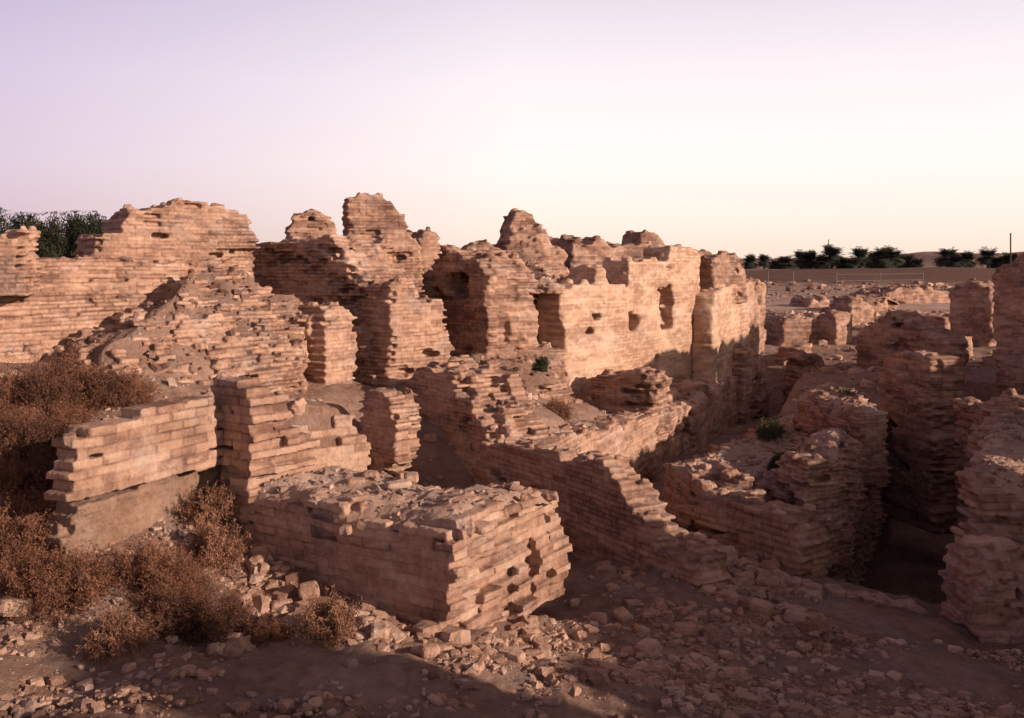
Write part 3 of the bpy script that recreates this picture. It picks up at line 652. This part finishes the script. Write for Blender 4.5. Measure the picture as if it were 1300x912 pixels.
# foreground left, in front of the block, the gap behind it, the slope at right, terrace and courtyard
rubble([(-60, 7.0), (620, 7.0), (600, 9.0), (330, 10.5), (-60, 10.8)], 3600, .005, .04, 1)
rubble([(260, 8.3), (600, 8.2), (598, 8.95), (330, 10.3)], 420, .02, .085, 2)
rubble([(600, 8.3), (820, 8.6), (900, 10.6), (760, 11.8), (735, 10.9), (600, 9.0)], 2200, .007, .060, 3)
rubble([(735, 10.8), (850, 11.4), (1330, 11.0), (1330, 7.5), (620, 7.0)], 5200, .007, .050, 4)
rubble([(845, 11.8), (1040, 11.2), (1030, 12.9), (870, 14.9), (820, 14.6)], 2400, .010, .08, 5)
rubble([(470, 14), (520, 17.6), (860, 11.8), (730, 11.2), (600, 12.5)], 400, .015, .08, 6)
rubble([(610, 18.0), (900, 26), (890, 29), (715, 23), (600, 21)], 700, .02, .10, 7)
rubble([(850, 16), (985, 30), (1000, 33), (960, 33), (800, 20)], 300, .03, .11, 8)
rubble([(960, 27), (1250, 27), (1280, 52), (960, 52)], 900, .04, .22, 9)
rubble([(-160, 12), (330, 13.5), (400, 17), (-160, 14)], 600, .015, .07, 10)
rubble([(1040, 92), (1300, 80), (1300, 100), (1040, 98)], 120, .08, .4, 11)
o = rubble([(950, 62), (1330, 62), (1330, 104), (950, 104)], 420, .08, .30, 13, mat=EARTH, name='stones')
rubble([(340, 13), (470, 13), (480, 16.5), (400, 17), (330, 15)], 350, .02, .09, 12)

# single fallen bricks and stones that can be told apart
def chunk_mesh(seed, dims):
    rng = np.random.default_rng(seed)
    tv, tq = box_template(6, 5, 3, .2); v = tv.copy(); ab = np.abs(tv)
    for a in range(3):
        oth = np.sort(np.delete(ab, a, 1), 1); v[:, a] *= 1-.13*(oth[:, 1] > .99)*(ab[:, a] > .99)-.10*(oth[:, 0] > .99)*(ab[:, a] > .99)
    v *= np.array(dims)/2
    nrm = v/np.linalg.norm(v, axis=1, keepdims=True)
    v += nrm*(.018*fbm(v[:, 0]*9+seed, v[:, 1]*9, v[:, 2]*9, seed, 3))[:, None]
    return v, tq
def fallen(px, py, Y, seed, dims, rz, tilt, label, group, name='fallen_brick', z=None):
    v, q = chunk_mesh(seed, dims); x, y, zz = W(px, py, Y)
    if z is None: zz = float(terrain(np.array([x]), np.array([y]))[0])
    o = make(name, v, q, [], BRICK, None, np.full(len(v), random.uniform(-.04, .1)), False)
    o.location = (x, y, zz+dims[2]*.33); o.rotation_euler = (tilt, tilt*.6, rz)
    tag(o, label, 'brick' if name == 'fallen_brick' else 'rock', group); return o
FB = 'fallen bricks lying about the ruin'
TOPZ = 1
for i, (px, py, Y, d, lab) in enumerate([
    (446, 640, 10.3, (.24, .19, .14), 'largest fallen brick lying on top of the foreground block'),
    (452, 618, 10.75, (.20, .16, .11), 'squarish broken brick behind the largest one on the foreground block top'),
    (432, 655, 10.0, (.22, .16, .09), 'flat brick fragment at the left front of the block top heap'),
    (440, 676, 9.7, (.17, .13, .09), 'dark brick fragment nearest the left edge of the block top'),
    (463, 672, 9.72, (.17, .15, .12), 'rounded brick lump beside the dark fragment near the block edge'),
    (505, 618, 10.5, (.30, .15, .07), 'long flat brick at the far edge of the block top'),
    (522, 610, 10.7, (.22, .16, .09), 'pale brick end sticking out at the far edge of the block top'),
    (470, 608, 10.9, (.18, .14, .10), 'brick fragment at the foot of the slumped wall remnant'),
    (552, 684, 9.4, (.20, .17, .12), 'brown brick lying by the near left corner of the block top'),
    (606, 672, 9.45, (.30, .19, .08), 'pale flat slab of brick on the near corner of the block'),
    (370, 640, 10.35, (.30, .20, .08), 'long thin brick at the left end of the block top')]):
    fallen(px, py, Y, 300+i, d, random.uniform(0, 3), random.uniform(-.15, .15), lab, FB, z=TOPZ)
for i, (px, Y, d, lab) in enumerate([
    (392, 9.55, (.20, .15, .17), 'upright broken brick on the ground left of the foreground block'),
    (430, 9.35, (.17, .14, .10), 'brown brick lump leaning near the foot of the foreground block'),
    (438, 9.15, (.21, .15, .08), 'flat brick piece on the ground before the foreground block'),
    (463, 9.0, (.16, .13, .13), 'grey rounded stone below the middle of the foreground block'),
    (482, 8.85, (.22, .17, .11), 'large pale brick piece near the bottom edge below the block'),
    (395, 8.9, (.19, .14, .08), 'low brick fragment between shrubs at the bottom edge'),
    (356, 9.4, (.18, .14, .09), 'small brick piece in the dirt by the left end of the block'),
    (545, 8.55, (.17, .13, .10), 'brick fragment at the bottom edge under the block corner'),
    (20, 8.75, (.42, .28, .14), 'broad pale stone in the lower left corner'),
    (655, 8.75, (.15, .12, .09), 'small brick stone right of the block corner at the bottom edge'),
    (690, 9.2, (.17, .13, .10), 'brick stone on the sloping dirt below the broken end of the block'),
    (760, 10.6, (.18, .14, .11), 'brick stone in the dark gap right of the block'),
    (790, 10.9, (.20, .15, .12), 'brick lump in the dark gap below the long middle wall'),
    (815, 10.4, (.16, .13, .10), 'small rock lying low in the dark gap'),
    (822, 9.7, (.22, .17, .13), 'sizeable rock at the bottom edge right of the dark gap'),
    (870, 10.5, (.24, .18, .13), 'rock on the rubble slope at lower centre right'),
    (918, 13.0, (.34, .26, .24), 'big upright boulder of brick in front of the low wall with rounded end'),
    (945, 12.4, (.24, .18, .12), 'pinkish rock on the rubble slope before the rounded wall end'),
    (975, 12.3, (.30, .22, .14), 'pale rock just below the low wall with rounded end'),
    (905, 12.2, (.22, .16, .12), 'brown rock midway on the rubble slope'),
    (965, 11.4, (.26, .19, .13), 'rock low on the rubble slope toward the dark trench'),
    (1010, 11.3, (.34, .24, .15), 'broad rock at the right foot of the rubble slope'),
    (1035, 10.9, (.28, .22, .14), 'rock next to the low dark course at the trench foot'),
    (1035, 14.7, (.30, .22, .14), 'lone lump right of the rounded wall end')]):
    fallen(px, 0, Y, 400+i, d, random.uniform(0, 3), random.uniform(-.3, .3), lab, FB, name='fallen_brick' if 'brick' in lab else 'rock')

# ------------------------------------------------------------------ shrubs
def prism(V, Q, p, q, r0, r1):
    d = q-p; L_ = np.linalg.norm(d)
    if L_ < 1e-5: return
    d /= L_; a = np.cross(d, [0, 0, 1.0]) if abs(d[2]) < .9 else np.cross(d, [1.0, 0, 0]); a /= np.linalg.norm(a); b = np.cross(d, a); k = len(V)
    for (c, r) in ((p, r0), (q, r1)):
        for t in (0, 2.094, 4.189): V.append(c+r*(a*math.cos(t)+b*math.sin(t)))
    for i in range(3): Q.append((k+i, k+(i+1) % 3, k+3+(i+1) % 3, k+3+i))
def vprism(P, Q_, r0, r1):
    d = Q_-P; d /= np.linalg.norm(d, axis=1, keepdims=True)+1e-9
    a = np.stack([d[:, 1], -d[:, 0], 0*d[:, 0]+1e-4], 1); a -= d*(a*d).sum(1, keepdims=True); a /= np.linalg.norm(a, axis=1, keepdims=True)+1e-9
    b = np.stack([d[:, 1]*a[:, 2]-d[:, 2]*a[:, 1], d[:, 2]*a[:, 0]-d[:, 0]*a[:, 2], d[:, 0]*a[:, 1]-d[:, 1]*a[:, 0]], 1)
    V = np.stack([c+r[:, None]*(a*math.cos(t)+b*math.sin(t)) for c, r in ((P, r0), (Q_, r1)) for t in (0, 2.094, 4.189)], 1)
    q = np.array([[0, 1, 4, 3], [1, 2, 5, 4], [2, 0, 3, 5]])
    return V.reshape(-1, 3), (q[None]+(np.arange(len(P))*6)[:, None, None]).reshape(-1, 4)
def shrub_mesh(seed, R_, H_, stems, thick=.0045, leafy=0, ls=(.012, .03), kids=(2, 3)):
    rng = np.random.default_rng(seed)
    nrm = lambda v: v/(np.linalg.norm(v, axis=1, keepdims=True)+1e-9)
    th = rng.uniform(0, 6.283, stems); el = np.arcsin(rng.uniform(-.1, 1, stems))
    d = np.stack([np.cos(el)*np.cos(th), np.cos(el)*np.sin(th), np.sin(el)], 1)
    p = np.concatenate([rng.normal(0, .12*R_, (stems, 2)), np.zeros((stems, 1))], 1)
    ln = rng.uniform(.72, 1.0, stems)/np.sqrt((np.cos(el)/R_)**2+(np.sin(el)/H_)**2); r = np.full(stems, thick)
    VS, QS, k = [], [], 0; LV, LQ = np.zeros((0, 3)), np.zeros((0, 4), int)
    for lev in range(3):
        nxt = []; ends = []
        for s in range(3):
            d2 = nrm(d+rng.normal(0, .30, d.shape)+np.array([0, 0, .03])); q = p+d2*(ln/3)[:, None]
            v, f = vprism(p, q, r, r*.75); VS.append(v); QS.append(f+k); k += len(v)
            if lev < 2:
                for _ in range(kids[lev]):
                    nxt.append((p+(q-p)*rng.random((len(p), 1)), nrm(d2+rng.normal(0, .75, d2.shape)), ln*.42*rng.uniform(.6, 1.2, len(ln)), r*.45))
            else: ends.append((p, q))
            p, d, r = q, d2, r*.75
        if lev < 2: p, d, ln, r = [np.concatenate([n_[i] for n_ in nxt]) for i in range(4)]
        elif leafy:
            a = np.concatenate([e_[0] for e_ in ends]*leafy); b = np.concatenate([e_[1] for e_ in ends]*leafy); n = len(a)
            c = a+(b-a)*rng.random((n, 1))+rng.normal(0, .012, (n, 3)); u = nrm(b-a+rng.normal(0, .02, (n, 3))); w_ = nrm(np.cross(u, rng.normal(0, 1, (n, 3)))); l = rng.uniform(ls[0], ls[1], (n, 1))
            LV = np.stack([c-u*l-w_*l*.3, c+u*l-w_*l*.2, c+u*l+w_*l*.2, c-u*l+w_*l*.3], 1).reshape(-1, 3); LQ = np.arange(n*4).reshape(-1, 4)
    return np.concatenate(VS), np.concatenate(QS), LV, LQ
DRY = []
for i, (R_, H_, st) in enumerate([(.45, .50, 120), (.38, .52, 110), (.52, .42, 130), (.30, .34, 80)]):
    V, Q, LV_, LQ_ = shrub_mesh(50+i, R_, H_, st, .0042, 1, (.006, .015), (3, 3))
    Q = np.concatenate([Q, LQ_+len(V)]); V = np.concatenate([V, LV_])
    o = make('dry_shrub', V, Q, [], (TWIG, TWIG2, TWIG, TWIG3)[i], None, None, False); DRY.append(o)
used = set()
def put_shrub(k, px, Y, sc_, label, group='dry brown shrubs growing around the ruin', dz=-.04):
    src = DRY[k]
    if k in used: o = src.copy(); C.objects.link(o)
    else: o = src; used.add(k)
    x, y = G(px, Y); o.location = (x, y, float(terrain(np.array([x]), np.array([y]), False)[0])+dz)
    o.scale = (sc_*random.uniform(.9, 1.1), sc_*random.uniform(.9, 1.1), sc_*random.uniform(1.0, 1.4)); o.rotation_euler = (0, 0, random.uniform(0, 6.28))
    tag(o, label, 'shrub', group); return o
for k, px, Y, s, lab in [
    (0, -6, 11.6, 1.1, 'dark brown dry shrub cut by the left edge at mid height'),
    (1, 22, 13.2, 1.1, 'dry shrub under the far left wall near the picture edge'),
    (2, 74, 12.6, 1.0, 'rusty dry shrub directly behind the left end of the thick pale wall'),
    (0, 78, 13.6, 1.15, 'lighter dry shrub high under the far left wall'),
    (1, 128, 13.6, 1.0, 'bushy dry shrub behind the thick pale wall, left of its middle'),
    (0, 160, 13.9, 1.0, 'rightmost dry shrub behind the thick pale wall, below the mound'),
    (3, 108, 14.3, 1.1, 'small dry shrub highest up against the far left wall'),
    (2, 20, 12.0, 1.0, 'wide dark dry shrub left of the thick pale wall'),
    (1, 42, 10.8, .95, 'dry shrub tucked against the left end of the thick pale wall'),
    (0, 0, 10.4, 1.0, 'dry shrub at the left edge below the thick pale wall'),
    (2, 40, 10.0, .9, 'low dry shrub left of the eroded wall foot'),
    (0, 92, 8.95, 1.0, 'large dark dry shrub in front of the left end of the wall foot'),
    (1, 222, 8.8, .8, 'upright dry shrub right of the large dark shrub near the bottom edge'),
    (2, 195, 9.3, .85, 'broad dry shrub against the middle of the eroded wall foot'),
    (0, 232, 9.3, .75, 'dry shrub right of the broad one at the wall foot'),
    (3, 272, 10.0, 1.0, 'small dry shrub below the right end of the wall foot'),
    (3, 268, 10.55, 1.0, 'tuft of dry twigs growing from the notch of the wall foot'),
    (1, 285, 8.75, .75, 'reddish dry shrub at the bottom edge left of the block'),
    (0, 340, 8.6, .55, 'small dry shrub at the bottom edge below the block left end'),
    (3, 415, 8.7, 1.05, 'rightmost dry shrub at the bottom edge in front of the block'),
    (2, 40, 8.9, .8, 'spreading dry shrub in the lower left corner'),
    (3, 150, 8.35, 1.0, 'small dark dry shrub at the very bottom left'),
    (0, -30, 12.8, 1.2, 'tall dark dry shrub half out of the picture at the left edge'),
    (1, 50, 11.6, 1.1, 'tall rounded dry shrub rising left of the thick pale wall'),
    (0, 14, 9.5, 1.0, 'dark rounded dry shrub at the left edge near the wall foot'),
    (1, 60, 13.0, 1.2, 'tall rounded dry shrub between the wide shrub and the far left wall'),
    (3, 812, 22.0, 1.2, 'small brown dry shrub on the terrace beside the square dark stump'),
    (3, 706, 21.0, 1.1, 'thin dry shrub on the terrace under the plastered wall')]:
    put_shrub(k, px, Y, s, lab)
def green(px, py, Y, R_, H_, seed, label, st=26, leafy=4):
    V, Q, LV, LQ = shrub_mesh(seed, R_, H_, st*2, .004, leafy-2, (.006, .018)); x, y, z = W(px, py, Y)
    e = empty('green_shrub', (x, y, z), label, 'shrub', 'green shrubs')
    a = make('twigs', V, Q, [], TWIG2, None); b = make('leaves', LV, LQ, [], LEAF, None)
    a.parent = e; b.parent = e
green(995, 596, 17.6, .26, .34, 70, 'round dark green bush on the dusty right terrace', 34, 5)
green(977, 552, 20.4, .26, .5, 71, 'taller green bush at the edge of the rubble outcrop', 26, 4)
green(945, 622, 16.5, .20, .12, 72, 'tiny flat green plant on the near part of the terrace', 14, 4)
green(1064, 570, 19.0, .25, .42, 73, 'dark bush in the shadow at the right of the terrace', 24, 4)
green(1070, 514, 23.0, .45, .4, 74, 'dark green bush in front of the pale flat topped rock', 26, 4)
green(686, 468, 20.9, .13, .34, 75, 'green tuft growing at the foot of the dark recess', 34, 5)

# ------------------------------------------------------------------ trees
def leafy_tree(seed, h, w_, n, leaf=.10):
    rng = np.random.default_rng(seed); LV = []; TV = []; TQ = []
    trunk = [np.array([0, 0, -.4]), np.array([rng.normal(0, .1), rng.normal(0, .1), h*.3]), np.array([rng.normal(0, .2), rng.normal(0, .2), h*.6])]
    prism(TV, TQ, trunk[0], trunk[1], .12, .08); prism(TV, TQ, trunk[1], trunk[2], .08, .04)
    cl = []
    for i in range(26):
        th = rng.uniform(0, 6.28); rr = w_*math.sqrt(rng.random())*.85; zz = h*rng.uniform(.12, .95); f = math.sqrt(max(0, 1-((zz/h-.45)/.62)**2))
        c = np.array([math.cos(th)*rr*f, math.sin(th)*rr*f, zz]); cl.append(c); prism(TV, TQ, trunk[1]+(trunk[2]-trunk[1])*rng.random(), c, .03, .008)
    cl = np.array(cl); idx = rng.integers(0, len(cl), n)
    P = cl[idx]+rng.normal(0, 1, (n, 3)).clip(-1.9, 1.9)*np.array([w_*.17, w_*.17, h*.08])
    u = rng.normal(0, 1, (n, 3)); u[:, 2] = np.abs(u[:, 2])+.4; u /= np.linalg.norm(u, axis=1)[:, None]; v = np.cross(u, rng.normal(0, 1, (n, 3))); v /= np.linalg.norm(v, axis=1)[:, None]
    l = leaf*rng.uniform(.6, 1.5, (n, 1)); LVv = np.stack([P-u*l-v*l*.25, P+u*l-v*l*.15, P+u*l+v*l*.15, P-u*l+v*l*.25], 1).reshape(-1, 3)
    return LVv, np.arange(n*4).reshape(-1, 4), TV, TQ
protos = []
for i, (px, Y, h, w_, lab) in enumerate([
    (-30, 40, 4.2, 1.3, 'dark tree behind the brick stump, cut by the left edge'),
    (14, 42, 4.3, 1.1, 'feathery dark tree rising just behind the brick stump at left'),
    (34, 44, 4.6, .9, 'taller pointed dark tree at the right side of the brick stump'),
    (62, 41, 4.2, 1.1, 'dark tree in the left half of the notch in the wall'),
    (84, 43, 4.35, 1.1, 'rounded dark tree in the middle of the notch in the wall'),
    (106, 42, 4.15, 1.0, 'dark tree at the right side of the notch in the wall'),
    (128, 44, 4.3, .9, 'feathery dark tree top above the step of the upper left wall'),
    (146, 43, 4.1, .8, 'low dark tree top touching the highest part of the left wall')]):
    LV, LQ, TV, TQ = leafy_tree(500+i, h, w_*1.1, 12000, .062)
    x, y = G(px, Y); z = float(terrain(np.array([x]), np.array([y]))[0])
    e = empty('tree', (x, y, z), lab, 'tree', 'dark trees behind the left wall')
    a = make('trunk', TV, TQ, [], BARK); b = make('crown', LV, LQ, [], LEAFD); a.parent = e; b.parent = e
def palm(seed, h, fl, nf):
    rng = np.random.default_rng(seed); V = []; Q = []; TV = []; TQ = []
    for k in range(6): prism(TV, TQ, np.array([0, 0, h*k/6-.2]), np.array([0, 0, h*(k+1)/6-.2]), .26-.01*k, .22-.01*k)
    for i in range(nf):
        th = rng.uniform(0, 6.28); el = rng.uniform(-.7, 1.45); L_ = fl*rng.uniform(.6, 1.0)
        p = np.array([0, 0, h]); d = np.array([math.cos(el)*math.cos(th), math.cos(el)*math.sin(th), math.sin(el)])
        side = np.cross(d, [0, 0, 1.0]); side /= np.linalg.norm(side)
        for s in range(6):
            q = p+d*L_/6; w0 = .10+.45*math.sin(math.pi*(s+.3)/6.6); w1 = .10+.45*math.sin(math.pi*(s+1.3)/6.6)*(s < 5)
            up = np.cross(side, d)
            for sg in (-1, 1):
                for m in range(3):
                    a0 = p+(q-p)*m/3; a1 = p+(q-p)*(m+.55)/3; o_ = side*sg*w0*1.2+d*.25-up*.12*rng.random()
                    k = len(V); V.extend([a0, a1, a1+o_, a0+o_*.95]); Q.append((k, k+1, k+2, k+3))
            p = q; d = d+np.array([0, 0, -.20]); d /= np.linalg.norm(d)
    return V, Q, TV, TQ
PP = []
for i in range(4):
    V, Q, TV, TQ = palm(600+i, [1.5, 1.9, 1.1, 2.1][i], [2.2, 2.5, 2.0, 2.3][i], 130); a = make('trunk', TV, TQ, [], BARK); b = make('crown', V, Q, [], PALMG)
    PP.append((a, b))
ORD = ['first', 'second', 'third', 'fourth', 'fifth', 'sixth', 'seventh', 'eighth', 'ninth', 'tenth', 'eleventh', 'twelfth', 'thirteenth', 'fourteenth', 'fifteenth', 'sixteenth', 'seventeenth', 'eighteenth', 'nineteenth', 'twentieth', 'twenty first', 'twenty second', 'twenty third', 'twenty fourth']
LST = [(953, .9), (970, .8), (984, .85), (997, 1.25), (1017, 1.1), (1029, 1.15), (1043, 1.0), (1056, 1.35), (1070, 1.05), (1082, .9), (1092, 1.3), (1110, 1.15), (1122, 1.5), (1134, 1.1), (1150, 1.2), (1164, .9), (1203, 1.35), (1214, 1.0), (1228, 1.15), (1254, 1.3), (1266, 1.0), (1281, 1.4)]
usedp = set()
for i, (px, s) in enumerate(LST):
    Y = 262+random.uniform(-12, 14); x, y = G(px, Y); z = float(terrain(np.array([x]), np.array([y]))[0])
    e = empty('palm_tree', (x, y, z), ORD[i]+' dark bushy palm from the left in the row on the horizon', 'palm tree', 'palm trees along the horizon')
    k = (i*7+i//3) % 4
    for src in PP[k]:
        if k in usedp: c = src.copy(); C.objects.link(c)
        else: c = src
        c.parent = e
    usedp.add(k)
    e.scale = (s*1.4, s*1.4, s*random.uniform(1.0, 1.25)); e.rotation_euler = (0, 0, random.uniform(0, 6.28))

# ------------------------------------------------------------------ fence and poles
def tube(pts, r, n=8):
    V = []; Q = []
    for i in range(len(pts)-1):
        p, q = np.array(pts[i], float), np.array(pts[i+1], float); d = q-p; d /= np.linalg.norm(d)
        a = np.cross(d, [0, 0, 1.0]) if abs(d[2]) < .9 else np.cross(d, [1.0, 0, 0]); a /= np.linalg.norm(a); b = np.cross(d, a); k = len(V)
        for c in (p, q):
            for t in range(n): V.append(c+r*(a*math.cos(t*6.283/n)+b*math.sin(t*6.283/n)))
        for t in range(n): Q.append((k+t, k+(t+1) % n, k+n+(t+1) % n, k+n+t))
    return V, Q
fx, fy = G(950, 72)
fe = empty('wire_fence', (fx, fy, EH-2.8), 'thin pale post and wire fence crossing the pale flat before the palms', 'fence')
fp = [(975, 74), (1007, 72), (1062, 71), (1118, 72), (1172, 74)]
tops = []
for px, Y in fp:
    x, y = G(px, Y); z = float(terrain(np.array([x]), np.array([y]))[0]); hgt = 1.75
    V, Q = tube([(0, 0, -.3), (0, 0, hgt), (.0, -.12, hgt+.15)], .035); o = make('post', V, Q, [], METAL); o.parent = fe; o.location = (x-fx, y-fy, z-(EH-2.8)); tops.append((x-fx, y-fy, z-(EH-2.8)))
for k, hh in enumerate((.35, .75, 1.15, 1.6)):
    V, Q = tube([(a, b, c+hh) for a, b, c in tops], .012, 4); o = make('wire', V, Q, [], METAL); o.parent = fe
for i, (px, y0, Y, lab) in enumerate([(1052, 304, 300, 'thin distant pole rising above the palms left of the hill'), (1283, 296, 240, 'dark thin pole standing against the sky at far right')]):
    x, y = G(px, Y); z = float(terrain(np.array([x]), np.array([y]))[0]); top_ = EH+(HY-y0)/F*Y
    e = empty('utility_pole', (x, y, z), lab, 'pole', 'distant poles')
    V, Q = tube([(0, 0, -1), (0, 0, top_-z)], .17 if i else .13); o = make('shaft', V, Q, [], BARK); o.parent = e


# ------------------------------------------------------------------ light, sky, camera
sc = bpy.context.scene
sun = bpy.data.lights.new('sun', 'SUN'); sun.energy = 5.0; sun.angle = math.radians(.6); sun.color = (1.0, .815, .67)
so = bpy.data.objects.new('sun', sun); C.objects.link(so)
from mathutils import Vector
sd = Vector((math.cos(SUN_AZ)*math.cos(SUN_EL), math.sin(SUN_AZ)*math.cos(SUN_EL), math.sin(SUN_EL)))
so.rotation_euler = sd.to_track_quat('Z', 'Y').to_euler(); so.location = (20, -8, 20)
w = bpy.data.worlds.new('World'); sc.world = w; w.use_nodes = True; nt = w.node_tree; L = nt.links.new
bg = nt.nodes['Background']
sky = nd(nt, 'ShaderNodeTexSky'); sky.sky_type = 'NISHITA'; sky.sun_disc = False; sky.sun_elevation = SUN_EL
sky.sun_rotation = math.radians(90)-SUN_AZ; sky.dust_density = 4; sky.air_density = 1.2; sky.ozone_density = 1.5
geo = nd(nt, 'ShaderNodeTexCoord'); sep = nd(nt, 'ShaderNodeSeparateXYZ'); L(geo.outputs['Generated'], sep.inputs[0])
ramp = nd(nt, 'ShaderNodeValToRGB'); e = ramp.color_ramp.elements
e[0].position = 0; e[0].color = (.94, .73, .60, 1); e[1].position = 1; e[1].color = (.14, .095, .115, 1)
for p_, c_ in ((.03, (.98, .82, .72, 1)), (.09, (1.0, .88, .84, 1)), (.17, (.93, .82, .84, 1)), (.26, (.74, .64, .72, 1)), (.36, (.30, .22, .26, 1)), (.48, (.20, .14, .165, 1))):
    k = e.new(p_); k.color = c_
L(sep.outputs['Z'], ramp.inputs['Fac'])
# the sky is a little darker and more violet towards the left (north) and brightest ahead
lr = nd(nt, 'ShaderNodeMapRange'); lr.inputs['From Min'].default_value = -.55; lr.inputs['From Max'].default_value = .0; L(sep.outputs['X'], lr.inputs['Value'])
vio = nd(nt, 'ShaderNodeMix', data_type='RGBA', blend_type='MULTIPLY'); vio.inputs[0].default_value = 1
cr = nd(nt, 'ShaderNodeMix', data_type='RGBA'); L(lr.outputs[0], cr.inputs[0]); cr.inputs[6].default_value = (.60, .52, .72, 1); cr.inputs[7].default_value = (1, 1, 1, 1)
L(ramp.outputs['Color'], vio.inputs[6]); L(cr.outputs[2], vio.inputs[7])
sm = nd(nt, 'ShaderNodeVectorMath', operation='SCALE'); L(sky.outputs[0], sm.inputs[0]); sm.inputs['Scale'].default_value = .2
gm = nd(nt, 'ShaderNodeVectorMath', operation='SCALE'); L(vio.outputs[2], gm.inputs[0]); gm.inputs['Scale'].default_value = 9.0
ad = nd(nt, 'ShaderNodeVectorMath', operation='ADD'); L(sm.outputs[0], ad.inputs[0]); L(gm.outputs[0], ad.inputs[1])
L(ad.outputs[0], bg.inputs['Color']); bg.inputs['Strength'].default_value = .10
cam = bpy.data.cameras.new('camera'); co = bpy.data.objects.new('camera', cam); C.objects.link(co)
co.location = (0, 0, EH); co.rotation_euler = (math.radians(90), 0, 0)
cam.sensor_width = 36; cam.lens = F/1300*36; cam.shift_y = -(456-HY)/1300; cam.clip_start = .1; cam.clip_end = 20000
sc.camera = co
sc.view_settings.view_transform = 'Standard'; sc.view_settings.look = 'None'; sc.view_settings.exposure = .25; sc.view_settings.gamma = 1
print('verts', NV)
